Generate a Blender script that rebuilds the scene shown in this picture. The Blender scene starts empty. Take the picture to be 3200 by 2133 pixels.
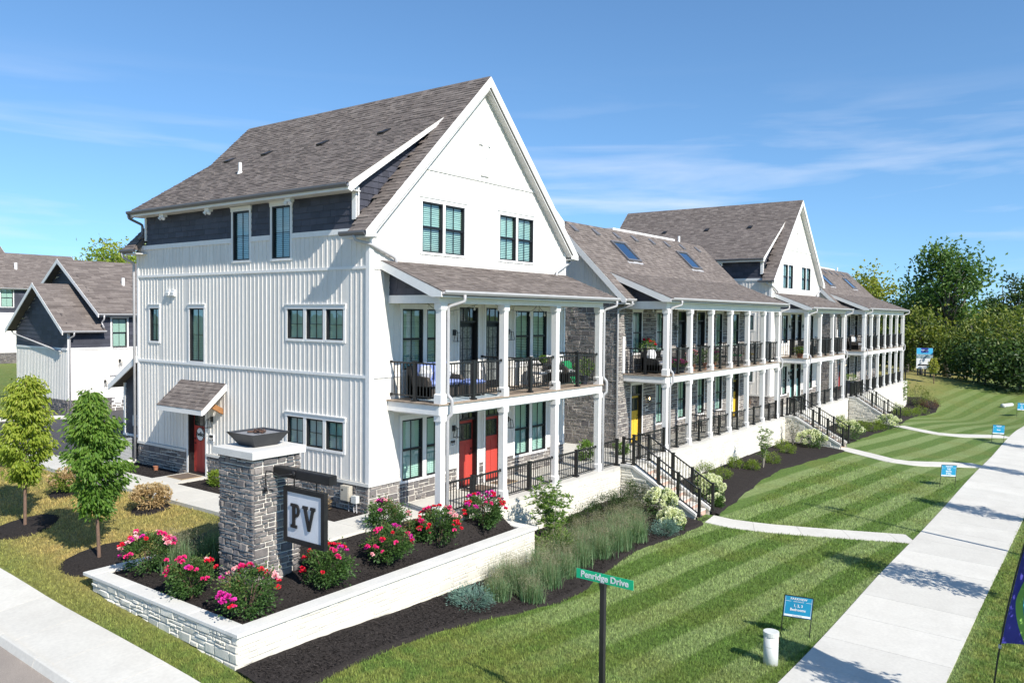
import bpy, math, random
import numpy as np
from mathutils import Vector, Matrix
rnd = random.Random(7)
R_ = math.radians
sc = bpy.context.scene
COL = sc.collection
# ---------------------------------------------------------------- camera
FPX = 2499.7
YAW, PITCH, ROLL = R_(36.64), R_(1.86), R_(0.5)
cF = Vector((math.cos(YAW)*math.cos(PITCH), math.sin(YAW)*math.cos(PITCH), -math.sin(PITCH)))
_r = Vector((math.sin(YAW), -math.cos(YAW), 0)); _u = _r.cross(cF)
cR = math.cos(ROLL)*_r + math.sin(ROLL)*_u
cU = -math.sin(ROLL)*_r + math.cos(ROLL)*_u
def ray(u, v): return cF + cR*((u-1600)/FPX) - cU*((v-1066.5)/FPX)
CAM = -ray(1153, 1600)*22.0
cam = bpy.data.cameras.new('camera'); cam.sensor_width = 36; cam.lens = FPX*36/3200
cam.clip_start = .1; cam.clip_end = 6000
cam_o = bpy.data.objects.new('camera', cam); COL.objects.link(cam_o); sc.camera = cam_o
cam_o.matrix_world = Matrix(((cR.x, cU.x, -cF.x, CAM.x), (cR.y, cU.y, -cF.y, CAM.y), (cR.z, cU.z, -cF.z, CAM.z), (0, 0, 0, 1)))
# ---------------------------------------------------------------- sky, sun, exposure
SUN = Vector((-.180, -.750, .636)).normalized()
EL, AZ = math.asin(SUN.z), math.atan2(SUN.x, SUN.y)
w = bpy.data.worlds.new('World'); sc.world = w; w.use_nodes = True
nt = w.node_tree; nt.nodes.clear(); N = nt.nodes.new; Lk = nt.links.new
out = N('ShaderNodeOutputWorld'); bg = N('ShaderNodeBackground'); sky = N('ShaderNodeTexSky')
sky.sky_type = 'NISHITA'; sky.sun_disc = False; sky.sun_elevation = EL; sky.sun_rotation = AZ
sky.air_density = 1.0; sky.dust_density = 0.0; sky.ozone_density = 5.0; sky.altitude = 200
tc = N('ShaderNodeTexCoord'); mp = N('ShaderNodeMapping'); mp.inputs['Scale'].default_value = (1.0, 1.5, 13.0)
mp.inputs['Rotation'].default_value = (R_(3), R_(-6), R_(20))
nz = N('ShaderNodeTexNoise'); nz.inputs['Scale'].default_value = 2.0; nz.inputs['Detail'].default_value = 7; nz.inputs['Roughness'].default_value = .52
nz.inputs['Distortion'].default_value = .35
rp = N('ShaderNodeValToRGB'); rp.color_ramp.elements[0].position = .47; rp.color_ramp.elements[1].position = .74
rp.color_ramp.elements[1].color = (.55, .55, .55, 1)
sx = N('ShaderNodeSeparateXYZ'); rz = N('ShaderNodeMapRange'); rz.interpolation_type = 'SMOOTHSTEP'
rz.inputs[1].default_value = .30; rz.inputs[2].default_value = .14; mul = N('ShaderNodeMath'); mul.operation = 'MULTIPLY'
mx = N('ShaderNodeMix'); mx.data_type = 'RGBA'
mx.inputs[7].default_value = (5.6, 5.9, 6.6, 1)
Lk(tc.outputs['Generated'], mp.inputs[0]); Lk(mp.outputs[0], nz.inputs['Vector']); Lk(nz.outputs[0], rp.inputs[0])
Lk(tc.outputs['Generated'], sx.inputs[0]); Lk(sx.outputs[2], rz.inputs[0]); Lk(rp.outputs[0], mul.inputs[0]); Lk(rz.outputs[0], mul.inputs[1])
sv = N('ShaderNodeVectorMath'); sv.operation = 'MULTIPLY_ADD'; sv.inputs[1].default_value = (1, 1, .92); sv.inputs[2].default_value = (0, 0, .085)
sn = N('ShaderNodeVectorMath'); sn.operation = 'NORMALIZE'; hs = N('ShaderNodeHueSaturation'); hs.inputs['Saturation'].default_value = 1.0
tn = N('ShaderNodeMix'); tn.data_type = 'RGBA'; tn.blend_type = 'MULTIPLY'; tn.inputs[0].default_value = 1; tn.inputs[7].default_value = (.84, 1.0, 1.04, 1)
Lk(tc.outputs['Generated'], sv.inputs[0]); Lk(sv.outputs[0], sn.inputs[0]); Lk(sn.outputs[0], sky.inputs['Vector'])
Lk(sky.outputs[0], hs.inputs['Color']); Lk(hs.outputs[0], tn.inputs[6]); Lk(mul.outputs[0], mx.inputs[0]); Lk(tn.outputs[2], mx.inputs[6]); Lk(mx.outputs[2], bg.inputs[0]); Lk(bg.outputs[0], out.inputs[0])
bg.inputs[1].default_value = .122
sun = bpy.data.lights.new('sun', 'SUN'); sun.energy = 4.8; sun.angle = R_(.53); sun.color = (1, .955, .88)
sun_o = bpy.data.objects.new('sun', sun); COL.objects.link(sun_o); sun_o.rotation_euler = SUN.to_track_quat('Z', 'Y').to_euler()
sun_o.location = (-10, -40, 40)
vs = sc.view_settings; vs.view_transform = 'Standard'; vs.look = 'None'; vs.gamma = 1; vs.exposure = .53
sc.display_settings.display_device = 'sRGB'
# ---------------------------------------------------------------- lettering (made first, while the scene is small)
UNIT = {}
for t_, sp_ in [(q,1.) for q in ('8465','8467','8463','Penridge Drive','1, 2, 3','Bedrooms','Large','Balconies','& Patios','Garages','Pet','Friendly','PARKVIEW','APARTMENTS','hello')]+[(q,1.) for q in 'APRTMENS']+[('PARKVIEW',1.12),('APARTMENTS',1.3),('937-396-5787',1.05)]:
    c_ = bpy.data.curves.new('t', 'FONT'); c_.body = t_; c_.size = 1; c_.align_x = 'CENTER'; c_.align_y = 'CENTER'; c_.offset = .022 if len(t_) > 1 else .006; c_.space_character = sp_; c_.resolution_u = 3; c_.extrude = .012
    o_ = bpy.data.objects.new('t', c_); COL.objects.link(o_); bpy.context.view_layer.update()
    UNIT[t_, sp_] = bpy.data.meshes.new_from_object(o_.evaluated_get(bpy.context.evaluated_depsgraph_get())); bpy.data.objects.remove(o_); bpy.data.curves.remove(c_)
# ---------------------------------------------------------------- helpers
class MB:
    def __init__(s): s.v = []; s.f = []; s.t = []
    def add(s, vs, fs, t=.5):
        b = len(s.v); s.v += [tuple(p) for p in vs]; s.f += [tuple(b+i for i in f) for f in fs]; s.t += [t]*len(fs); return s
    def box(s, x0, x1, y0, y1, z0, z1, t=.5):
        return s.add([(x0,y0,z0),(x1,y0,z0),(x1,y1,z0),(x0,y1,z0),(x0,y0,z1),(x1,y0,z1),(x1,y1,z1),(x0,y1,z1)],
                     [(3,2,1,0),(4,5,6,7),(0,1,5,4),(1,2,6,5),(2,3,7,6),(3,0,4,7)], t)
    def hexa(s, p, t=.5): return s.add(p, [(3,2,1,0),(4,5,6,7),(0,1,5,4),(1,2,6,5),(2,3,7,6),(3,0,4,7)], t)
    def quad(s, a, b, c, d, t=.5): return s.add([a,b,c,d], [(0,1,2,3)], t)
    def prism(s, poly, ax, a, b, t=.5):
        n = len(poly)
        def P(q, w): return (w,q[0],q[1]) if ax == 'x' else (q[0],w,q[1]) if ax == 'y' else (q[0],q[1],w)
        ar = sum(poly[i][0]*poly[(i+1)%n][1]-poly[(i+1)%n][0]*poly[i][1] for i in range(n))
        if (ar > 0) == (ax == 'y'): poly = poly[::-1]
        vs = [P(q,a) for q in poly]+[P(q,b) for q in poly]
        fs = [tuple(range(n))[::-1], tuple(range(n,2*n))]+[(i,(i+1)%n,n+(i+1)%n,n+i) for i in range(n)]
        return s.add(vs, fs, t)
    def tube(s, pts, r, n=8, cap=True, t=.5, up=None):
        pts = [Vector(p) for p in pts]; rs = r if isinstance(r,(list,tuple)) else [r]*len(pts); vs = []
        prev = None
        for i, p in enumerate(pts):
            d = (pts[min(i+1,len(pts)-1)]-pts[max(i-1,0)]).normalized()
            if prev is None:
                a = Vector((0,0,1)) if abs(d.z) < .9 else Vector((1,0,0))
                x = d.cross(a).normalized()
            else: x = (prev - d*prev.dot(d)).normalized()
            prev = x; y = d.cross(x)
            for k in range(n):
                an = 2*math.pi*(k+.5)/n
                vs.append(p+(x*math.cos(an)+y*math.sin(an))*rs[i])
        fs = [(i*n+k, i*n+(k+1)%n, (i+1)*n+(k+1)%n, (i+1)*n+k) for i in range(len(pts)-1) for k in range(n)]
        if cap: fs += [tuple(range(n))[::-1], tuple((len(pts)-1)*n+k for k in range(n))]
        return s.add(vs, fs, t)
    def build(s, name, mat, parent=None, smooth=False, kind=None):
        me = bpy.data.meshes.new(name); me.from_pydata(s.v, [], s.f)
        if s.t:
            at = me.attributes.new('tint', 'FLOAT', 'FACE'); at.data.foreach_set('value', s.t)
        if mat: me.materials.append(mat)
        if smooth: me.polygons.foreach_set('use_smooth', [True]*len(me.polygons))
        return link(name, me, parent, kind)
def link(name, me, parent=None, kind=None):
    o = bpy.data.objects.new(name, me); COL.objects.link(o)
    if parent is not None: o.parent = parent
    if kind: o['kind'] = kind
    return o
def thing(name, label, cat, loc=(0,0,0), rz=0, group=None):
    o = bpy.data.objects.new(name, None); COL.objects.link(o); o.empty_display_size = .2
    o.location = loc; o.rotation_euler = (0,0,rz); return tag(o, label, cat, group)
def tag(o, label, cat, group=None):
    o['label'] = label; o['category'] = cat
    if group: o['group'] = group
    return o
def copy_tree(o, parent=None):
    c = o.copy(); COL.objects.link(c)
    if parent is not None: c.parent = parent
    for ch in o.children: copy_tree(ch, c)
    return c
def walk(o):
    yield o
    for c in o.children: yield from walk(c)
def setmat(o, m):
    o.material_slots[0].link = 'OBJECT'; o.material_slots[0].material = m
# ---------------------------------------------------------------- materials
MAT = {}
def set_ramp(el, ramp):
    el[0].position, el[1].position = 0, 1; el[0].color = (*ramp[0],1); el[1].color = (*ramp[-1],1)
    for i, c in enumerate(ramp[1:-1]): e = el.new((i+1)/(len(ramp)-1)); e.color = (*c,1)
def mk(name, c1, c2=None, scale=3., rough=.7, tamt=0., bump=0., bscale=60., metal=0., spec=.4, ramp=None, detail=5, fine=None, sub=0):
    m = bpy.data.materials.new(name); m.use_nodes = True; t = m.node_tree; P = t.nodes['Principled BSDF']
    n_, l_ = t.nodes.new, t.links.new
    c2 = c2 or tuple(x*.82 for x in c1)
    ge = n_('ShaderNodeNewGeometry')
    no = n_('ShaderNodeTexNoise'); no.inputs['Scale'].default_value = scale; no.inputs['Detail'].default_value = detail; no.inputs['Roughness'].default_value = .6
    l_(ge.outputs['Position'], no.inputs['Vector'])
    mr = n_('ShaderNodeMapRange'); mr.inputs[1].default_value = .3; mr.inputs[2].default_value = .7; l_(no.outputs[0], mr.inputs[0])
    mi = n_('ShaderNodeMix'); mi.data_type = 'RGBA'; mi.inputs[6].default_value = (*c1,1); mi.inputs[7].default_value = (*c2,1); l_(mr.outputs[0], mi.inputs[0])
    col = mi.outputs[2]
    if ramp or tamt:
        at = n_('ShaderNodeAttribute'); at.attribute_name = 'tint'
        if ramp:
            cr = n_('ShaderNodeValToRGB'); cr.color_ramp.interpolation = 'LINEAR'
            el = cr.color_ramp.elements
            set_ramp(el, ramp)
            l_(at.outputs['Fac'], cr.inputs[0])
            m2 = n_('ShaderNodeMix'); m2.data_type = 'RGBA'; m2.blend_type = 'MULTIPLY'; m2.inputs[0].default_value = 1
            l_(cr.outputs[0], m2.inputs[6]); l_(col, m2.inputs[7]); col = m2.outputs[2]
        else:
            mr2 = n_('ShaderNodeMapRange'); mr2.inputs[3].default_value = 1-tamt; mr2.inputs[4].default_value = 1+tamt; l_(at.outputs['Fac'], mr2.inputs[0])
            vm = n_('ShaderNodeVectorMath'); vm.operation = 'SCALE'; l_(col, vm.inputs[0]); l_(mr2.outputs[0], vm.inputs['Scale']); col = vm.outputs[0]
    if fine:
        nf = n_('ShaderNodeTexNoise'); nf.inputs['Scale'].default_value = fine[0]; nf.inputs['Detail'].default_value = 3; l_(ge.outputs['Position'], nf.inputs['Vector'])
        m3 = n_('ShaderNodeMapRange'); m3.inputs[1].default_value = .3; m3.inputs[2].default_value = .7; m3.inputs[3].default_value = 1-fine[1]; m3.inputs[4].default_value = 1+fine[1]
        l_(nf.outputs[0], m3.inputs[0]); v3 = n_('ShaderNodeVectorMath'); v3.operation = 'SCALE'; l_(col, v3.inputs[0]); l_(m3.outputs[0], v3.inputs['Scale']); col = v3.outputs[0]
    l_(col, P.inputs['Base Color'])
    P.inputs['Roughness'].default_value = rough; P.inputs['Metallic'].default_value = metal; P.inputs['Specular IOR Level'].default_value = spec
    if bump:
        nb = n_('ShaderNodeTexNoise'); nb.inputs['Scale'].default_value = bscale; nb.inputs['Detail'].default_value = 4; l_(ge.outputs['Position'], nb.inputs['Vector'])
        bu = n_('ShaderNodeBump'); bu.inputs['Strength'].default_value = bump; bu.inputs['Distance'].default_value = .02
        l_(nb.outputs[0], bu.inputs['Height']); l_(bu.outputs[0], P.inputs['Normal'])
    MAT[name] = m; return m
def leafmat(name, ramp, rough=.5, trans=.35, spec=.35):
    m = bpy.data.materials.new(name); m.use_nodes = True; t = m.node_tree; t.nodes.clear(); n_, l_ = t.nodes.new, t.links.new
    at = n_('ShaderNodeAttribute'); at.attribute_name = 'tint'; cr = n_('ShaderNodeValToRGB'); el = cr.color_ramp.elements
    set_ramp(el, ramp)
    l_(at.outputs['Fac'], cr.inputs[0])
    P = n_('ShaderNodeBsdfPrincipled'); P.inputs['Roughness'].default_value = rough; P.inputs['Specular IOR Level'].default_value = spec
    T = n_('ShaderNodeBsdfTranslucent'); X = n_('ShaderNodeMixShader'); X.inputs[0].default_value = trans; O = n_('ShaderNodeOutputMaterial')
    g = n_('ShaderNodeVectorMath'); g.operation = 'MULTIPLY'; g.inputs[1].default_value = (1.25, 1.3, .6)
    l_(cr.outputs[0], P.inputs['Base Color']); l_(cr.outputs[0], g.inputs[0]); l_(g.outputs[0], T.inputs[0]); l_(P.outputs[0], X.inputs[1]); l_(T.outputs[0], X.inputs[2]); l_(X.outputs[0], O.inputs[0])
    MAT[name] = m; return m
def glassmat(name, tint, gloss=.12):
    m = bpy.data.materials.new(name); m.use_nodes = True; t = m.node_tree; t.nodes.clear(); n_, l_ = t.nodes.new, t.links.new
    lw = n_('ShaderNodeLayerWeight'); lw.inputs[0].default_value = .5; pw_ = n_('ShaderNodeMath'); pw_.operation = 'POWER'; pw_.inputs[1].default_value = 4.; l_(lw.outputs['Facing'], pw_.inputs[0]); ad = n_('ShaderNodeMath'); ad.operation = 'ADD'; ad.inputs[1].default_value = gloss; ad.use_clamp = True
    tr = n_('ShaderNodeBsdfTransparent'); tr.inputs[0].default_value = (*tint,1); gl = n_('ShaderNodeBsdfGlossy'); gl.inputs['Roughness'].default_value = .015
    gl.inputs[0].default_value = (.9,.95,1,1)
    ge = n_('ShaderNodeNewGeometry'); no = n_('ShaderNodeTexNoise'); no.inputs['Scale'].default_value = .9; bu = n_('ShaderNodeBump'); bu.inputs['Strength'].default_value = .12; bu.inputs['Distance'].default_value = .05
    l_(ge.outputs['Position'], no.inputs['Vector']); l_(no.outputs[0], bu.inputs['Height']); l_(bu.outputs[0], gl.inputs['Normal'])
    X = n_('ShaderNodeMixShader'); O = n_('ShaderNodeOutputMaterial'); l_(pw_.outputs[0], ad.inputs[0]); l_(ad.outputs[0], X.inputs[0]); l_(tr.outputs[0], X.inputs[1]); l_(gl.outputs[0], X.inputs[2]); l_(X.outputs[0], O.inputs[0])
    MAT[name] = m; return m
white = mk('white_paint', (.82,.80,.765), (.77,.755,.73), .8, .55, .05, fine=(9,.03))
siding = mk('white_siding', (.74,.705,.65), (.71,.675,.625), .5, .5, .05, bump=.06, bscale=90, fine=(7,.025))
dark_sid = mk('charcoal_siding', (.058,.060,.078), (.046,.047,.062), 2., .6, .25, bump=.15, bscale=50)
black = mk('black_metal', (.012,.012,.013), (.018,.018,.018), 4, .38, spec=.5)
dark_frame = mk('dark_window_frame', (.014,.014,.016), None, 3, .4)
inside = mk('dim_interior', (.10,.13,.125), (.05,.07,.07), .8, .9)
blindm = mk('blind_white', (.86,.87,.82), None, 2, .6)
stone_m = mk('grey_stone', (1.06,1.06,1.06), (.72,.72,.73), 7, .85, bump=.55, bscale=30, fine=(45,.14),
    ramp=[(.12,.11,.108),(.22,.195,.178),(.165,.152,.146),(.31,.275,.245),(.14,.13,.13),(.26,.228,.20)])
mortar = mk('mortar', (.70,.66,.58), (.62,.58,.51), 9, .95, bump=.2)
cream = mk('cream_stone', (.70,.665,.58), (.62,.585,.50), 2.2, .85, .10, bump=.35, bscale=25, fine=(1.1,.06))
shingle_m = mk('roof_shingle', (1.05,1.05,1.05), (.84,.84,.84), 6, .95, bump=.4, bscale=150, spec=.15, fine=(70,.12),
    ramp=[(.120,.100,.090),(.190,.160,.143),(.150,.126,.114),(.235,.200,.178),(.170,.144,.130)])
gutter_m = mk('grey_gutter', (.46,.45,.45), (.40,.39,.39), 3, .4, spec=.5)
gutter_d = mk('dark_gutter', (.15,.145,.15), None, 3, .45, spec=.5)
soffit_m = mk('soffit', (.70,.69,.67), None, 2, .6)
wood_deck = mk('deck_wood', (.33,.255,.19), (.24,.19,.145), 6, .8, .25, bump=.3, bscale=40)
cedar = mk('cedar', (.36,.17,.065), (.26,.12,.045), 9, .6)
red_door = mk('red_door', (.52,.065,.048), (.49,.06,.045), 2, .45)
yellow_door = mk('yellow_door', (.78,.50,.05), None, 2, .45)
teal_door = mk('teal_door', (.28,.52,.50), None, 2, .45)
black_door = mk('black_door', (.016,.016,.017), None, 2, .4)
concrete = mk('concrete', (.60,.575,.515), (.53,.505,.45), 1.1, .85, .05, bump=.12, bscale=120, fine=(14,.05))
capstone = mk('cast_stone', (.66,.64,.59), (.585,.57,.53), 2, .8, .04, bump=.1, bscale=90, fine=(25,.05))
asphalt = mk('asphalt', (.075,.07,.075), (.062,.058,.062), 1.5, .9, bump=.25, bscale=160, fine=(60,.15))
road_m = mk('road_paving', (.31,.265,.225), (.25,.215,.185), 1.2, .9, bump=.3, bscale=140, fine=(80,.22))
mulch_m = mk('mulch', (.052,.044,.040), (.022,.019,.018), 26, 1.0, .75, bump=1., bscale=45, spec=.1)
bark = mk('bark', (.19,.115,.08), (.13,.085,.06), 12, .9, bump=.5)
bark_g = mk('grey_bark', (.19,.17,.15), (.11,.10,.09), 6, .9, bump=.4)
stem_w = mk('pale_stem', (.42,.37,.30), None, 8, .8)
glass = glassmat('window_glass', (.66,.84,.79), .14)
glass2 = glassmat('skylight_glass', (.25,.32,.36), .35)
# ---------------------------------------------------------------- cladding helpers
class Fr:
    def __init__(s, o, u, v, n): s.o, s.u, s.v, s.n = Vector(o), Vector(u).normalized(), Vector(v).normalized(), Vector(n).normalized()
    def P(s, a, b, c=0.): return s.o + s.u*a + s.v*b + s.n*c
HEX = [(3,2,1,0),(4,5,6,7),(0,1,5,4),(1,2,6,5),(2,3,7,6),(3,0,4,7)]
def slab(fr, a, b, va0, va1, vb0, vb1, w0, w1):
    return [fr.P(a,va0,w0), fr.P(b,vb0,w0), fr.P(b,vb0,w1), fr.P(a,va0,w1), fr.P(a,va1,w0), fr.P(b,vb1,w0), fr.P(b,vb1,w1), fr.P(a,va1,w1)]
def wbox(mb, fr, a, b, c, d, w0, w1, t=.5):
    p = slab(fr, a, b, c, d, c, d, w0, w1); return mb.hexa(p, t)
def cut(iv, ops):
    for o in ops:
        nv = []
        for (a, b) in iv:
            if o[1] <= a or o[0] >= b: nv.append((a,b)); continue
            if o[0] > a: nv.append((a,o[0]))
            if o[1] < b: nv.append((o[1],b))
        iv = nv
    return [i for i in iv if i[1]-i[0] > .012]
def boards(L, fr, u0, u1, v0, top, ops=(), pitch=.2, bat=.042, bd=.013, w=.018, marks=()):
    """vertical board-and-batten siding, one piece per board"""
    tf = top if callable(top) else (lambda u: top)
    br = {round(u0,4), round(u1,4)} | {round(u0+k*pitch,4) for k in range(int((u1-u0)/pitch)+1)} | {round(m,4) for m in marks if u0 < m < u1}
    for o in ops:
        for e in o[:2]:
            if u0 < e < u1: br.add(round(e,4))
    br = sorted(br)
    for a, b in zip(br, br[1:]):
        if b-a < .008: continue
        m = (a+b)/2; lim = min(tf(a), tf(b))
        ta, tb = tf(a), tf(b)
        if max(ta,tb) <= v0+.02: continue
        for (c, d) in cut([(v0, max(ta,tb))], [(o[2],o[3]) for o in ops if o[0] < m < o[1]]):
            full = d >= max(ta,tb)-1e-6
            da, db = (max(ta,c), max(tb,c)) if full else (min(d,ta), min(d,tb))
            vs = slab(fr, a, b, c, da, c, db, -.01, w); fs = list(HEX)
            if abs((a-u0)/pitch-round((a-u0)/pitch)) < .02 and b-a > bat:
                e = a+bat; dm = da+(db-da)*bat/(b-a)
                vs = vs+slab(fr, a, e, c, da, c, dm, w, w+bd); fs = fs+[tuple(8+i for i in f) for f in HEX]
            L.append((vs, fs, rnd.random(), fr.P(m,(c+d)/2,w), fr.n))
def shakes(L, fr, u0, u1, v0, v1, top=None, ops=(), course=.19, wid=.42, th=.022, drop=None):
    """lapped siding shingles in courses"""
    k = 0; v = v0
    while v < v1-.02:
        h = min(course, v1-v); a = u0-(.2*wid if k % 2 else 0)
        while a < u1:
            b = a+wid*rnd.uniform(.55,1.25); A, B = max(a,u0), min(b-.004,u1); a = b
            if B-A < .02: continue
            segs = cut([(A,B)], [(o[0],o[1]) for o in ops if o[2] < v+h*.5 < o[3]])
            for (A2, B2) in segs:
                ta = tb = v+h
                if top:
                    ta, tb = min(ta, top(A2)), min(tb, top(B2))
                    if max(ta,tb) < v+.03: continue
                    ta, tb = max(ta, v+.002), max(tb, v+.002)
                if drop and not drop((A2+B2)/2, v+h/2): continue
                w = th*rnd.uniform(.8,1.2)
                vs = [fr.P(A2,v,0), fr.P(B2,v,0), fr.P(B2,v,w), fr.P(A2,v,w), fr.P(A2,ta,0), fr.P(B2,tb,0), fr.P(B2,tb,.004), fr.P(A2,ta,.004)]
                L.append((vs, HEX[:1]+HEX[1:], rnd.random(), fr.P((A2+B2)/2,v+h/2,w), fr.n))
        v += course; k += 1
def shingles(L, fr, v1, umin, umax, keep=None, e=.145, w0=.15, w1=.36):
    k = 0; v = 0.
    F4 = [(0,1,2,3),(4,5,1,0),(5,6,2,1),(7,4,0,3)]
    while v < v1-.02:
        h = min(e+.02, v1-v); a = umin(v)+rnd.uniform(-w1,0); U1 = umax(v); U0 = umin(v); base = rnd.random()
        while a < U1:
            b = a+rnd.uniform(w0,w1); A, B = max(a,U0), min(b,U1); a = b
            if B-A < .02 or (keep and not keep((A+B)/2, v+h/2)): continue
            th = rnd.choice((.013,.016,.024,.027))
            vs = [fr.P(A,v,th), fr.P(B,v,th), fr.P(B,v+h,.006), fr.P(A,v+h,.006), fr.P(A,v,-.004), fr.P(B,v,-.004), fr.P(B,v+h,-.004), fr.P(A,v+h,-.004)]
            t = min(1,max(0,.5*base*.4+rnd.random()*.8))
            L.append((vs, F4, t, fr.P((A+B)/2,v+h/2,th), fr.n))
        v += e; k += 1
def stones(L, fr, u0, u1, v0, v1, ops=(), band=(.13,.25), wid=(.14,.46), depth=(.025,.055), gap=.017, top=None, rough=.012):
    vb = {v0, v1}
    for o in ops:
        for q in o[2:4]:
            if v0 < q < v1: vb.add(q)
    vb = sorted(vb)
    def one(a, b, c, d):
        if b-a < .05 or d-c < .03: return
        g = gap/2; A, B, Cc, D = a+g, b-g, c+g, d-g; r = lambda s: rnd.uniform(-s,s)
        if top:
            tt = min(top(A), top(B))
            if tt < Cc+.04: return
            D = min(D, tt-.01)
        w = rnd.uniform(*depth); i = min(.016,(B-A)*.15,(D-Cc)*.2)
        vs = [fr.P(A,Cc,-.01), fr.P(B,Cc,-.01), fr.P(B,D,-.01), fr.P(A,D,-.01)]
        vs += [fr.P(A+i*.3+r(.003),Cc+i*.3+r(.003),w*.55), fr.P(B-i*.3+r(.003),Cc+i*.3+r(.003),w*.55), fr.P(B-i*.3,D-i*.3+r(.003),w*.55), fr.P(A+i*.3,D-i*.3+r(.003),w*.55)]
        m = rnd.uniform(.3,.7)
        vs += [fr.P(A+i*1.3,Cc+i*1.2,w+r(rough)), fr.P(A+(B-A)*m,Cc+i*1.2,w+r(rough)), fr.P(B-i*1.3,Cc+i*1.2,w+r(rough)), fr.P(B-i*1.3,D-i*1.2,w+r(rough)), fr.P(A+(B-A)*m,D-i*1.2,w+r(rough)), fr.P(A+i*1.3,D-i*1.2,w+r(rough))]
        fs = [(0,1,5,4),(1,2,6,5),(2,3,7,6),(3,0,4,7),(4,5,10,9,8),(5,6,11,10),(6,7,13,12,11),(7,4,8,13),(8,9,12,13),(9,10,11,12)]
        L.append((vs, fs, rnd.random(), fr.P((a+b)/2,(c+d)/2,w), fr.n))
    for lo, hi in zip(vb, vb[1:]):
        n = max(1, round((hi-lo)/((band[0]+band[1])/2))); hs = [rnd.uniform(*band) for _ in range(n)]; k = (hi-lo)/sum(hs); v = lo
        for h in hs:
            h *= k
            for (A, B) in cut([(u0,u1)], [(o[0],o[1]) for o in ops if o[2] < v+h/2 < o[3]]):
                a = A
                while a < B-1e-6:
                    b = a+rnd.uniform(wid[0]*1.3,wid[1])
                    if B-b < wid[0]*.8: b = B
                    if rnd.random() < .45 or h < .12: one(a,b,v,v+h)
                    else:
                        s = v+h*rnd.uniform(.36,.64); q = a+(b-a)*rnd.uniform(.35,.65)
                        if rnd.random() < .5 and b-a > .28: one(a,q,v,s); one(q,b,v,s); one(a,b,s,v+h)
                        else: one(a,b,v,s); (one(a,b,s,v+h) if b-a < .28 else (one(a,q,s,v+h), one(q,b,s,v+h)))
                    a = b
            v += h
def pieces(name, parent, L, mat, org=(0,0,0), limit=300, rest=None, smooth=False):
    org = Vector(org)
    def score(it):
        p = it[3]+org; d = CAM-p; vis = it[4].dot(d) > 0
        return (0 if vis else 1, d.length)
    L = sorted(L, key=score)
    for vs, fs, t, c, n in L[:limit]:
        m = MB(); m.add(vs, fs, t); m.build(name, mat, parent, smooth)
    if len(L) > limit:
        m = MB()
        for vs, fs, t, c, n in L[limit:]: m.add(vs, fs, t)
        m.build(rest or name+'s', mat, parent, smooth, 'stuff')
# ---------------------------------------------------------------- terrain
CP = np.array([(-6.4,-3.3,-1.22),(-6.4,2.3,-.92),(3.4,-2.1,-1.25),(9,-2.1,-1.1),(3.3,-3.4,-1.5),(17,-2.05,-1.39),(24,-2.05,-1.37),(28.3,-2.05,-1.38),
(10.9,-5.3,-1.6),(29.3,-5,-1.52),(43,-5,-1.7),(61,-2.1,-2.3),(-7,-3.4,-1.27),(-7,2,-1.0),(-7,8,-.7),(-7,14,-.45),(-7,24,-.4),
(-2.6,3,-.10),(-2.6,8,-.09),(-2.6,14,-.10),(-1.2,3,-.2),(-1.2,9,-.2),(-1.2,14,-.2),(0,6,-.3),(0,12,-.3),(5,6,-.5),(5,14,-.5),(1,22,-.45),(6,32,-.5),(20,32,-.5),(-8,34,-.4),(30,20,-.6),(60,20,-.5),
(-7,-10,-1.6),(-1,-11,-1.72),(9,-11,-1.78),(20,-11.2,-1.9),(35,-11.3,-2.05),(50,-11.4,-2.2),(65,-11.5,-2.4),(0,-16,-1.85),(30,-16,-2.15),(60,-16,-2.5),(-8,-16,-1.8),
(63,2,-.6),(72,4,-.8),(70,-6,-2.0),(90,6,-1.0),(79.4,2.3,-.55),(100,-12,-2.8),(130,10,-2.5),(130,-20,-3.4),(90,40,-1),(-12,-3,-1.4),(-12,10,-.8),(-13,-14,-1.9),(-12,30,-.5),(5,-3.6,-1.48),(-2,-3.5,-1.38)], float)
def _phi(r): return np.where(r > 0, r*r*np.log(np.maximum(r,1e-9)), 0)
_X = CP[:,:2]/20.; _n = len(CP); _A = np.zeros((_n+3,_n+3))
_A[:_n,:_n] = _phi(np.linalg.norm(_X[:,None]-_X[None],axis=2))+np.eye(_n)*2e-3; _A[:_n,_n] = 1; _A[:_n,_n+1:] = _X; _A[_n,:_n] = 1; _A[_n+1:,:_n] = _X.T
_W = np.linalg.solve(_A, np.r_[CP[:,2],0,0,0])
def zgv(x, y):
    q = np.stack([np.ravel(x), np.ravel(y)], 1)/20.
    z = np.empty(len(q))
    for i in range(0, len(q), 20000):
        c = q[i:i+20000]; z[i:i+20000] = _phi(np.linalg.norm(c[:,None]-_X[None],axis=2))@_W[:_n]+_W[_n]+c@_W[_n+1:]
    d = np.hypot(q[:,0]*20-40, q[:,1]*20-4); k = np.clip((d-70)/60,0,1); k = k*k*(3-2*k)
    z = z*(1-k)+k*(-3.0+.002*np.minimum(d,900)*0)
    return z.reshape(np.shape(x))
def zg(x, y): return float(zgv(np.array([x]), np.array([y]))[0])
def ground_at(u, v, dz=0.):
    r = ray(u, v); t = np.concatenate([np.arange(5,60,.1), np.arange(60,400,.5)])
    P = np.array(CAM)[None]+np.array(r)[None]*t[:,None]; h = P[:,2]-zgv(P[:,0],P[:,1])-dz
    i = int(np.argmax(h < 0)); a, b = t[max(i-1,0)], t[i]; k = h[i-1]/(h[i-1]-h[i]); tt = a+(b-a)*k
    q = CAM+r*tt; return Vector((q.x, q.y, zg(q.x,q.y)+dz))
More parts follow.
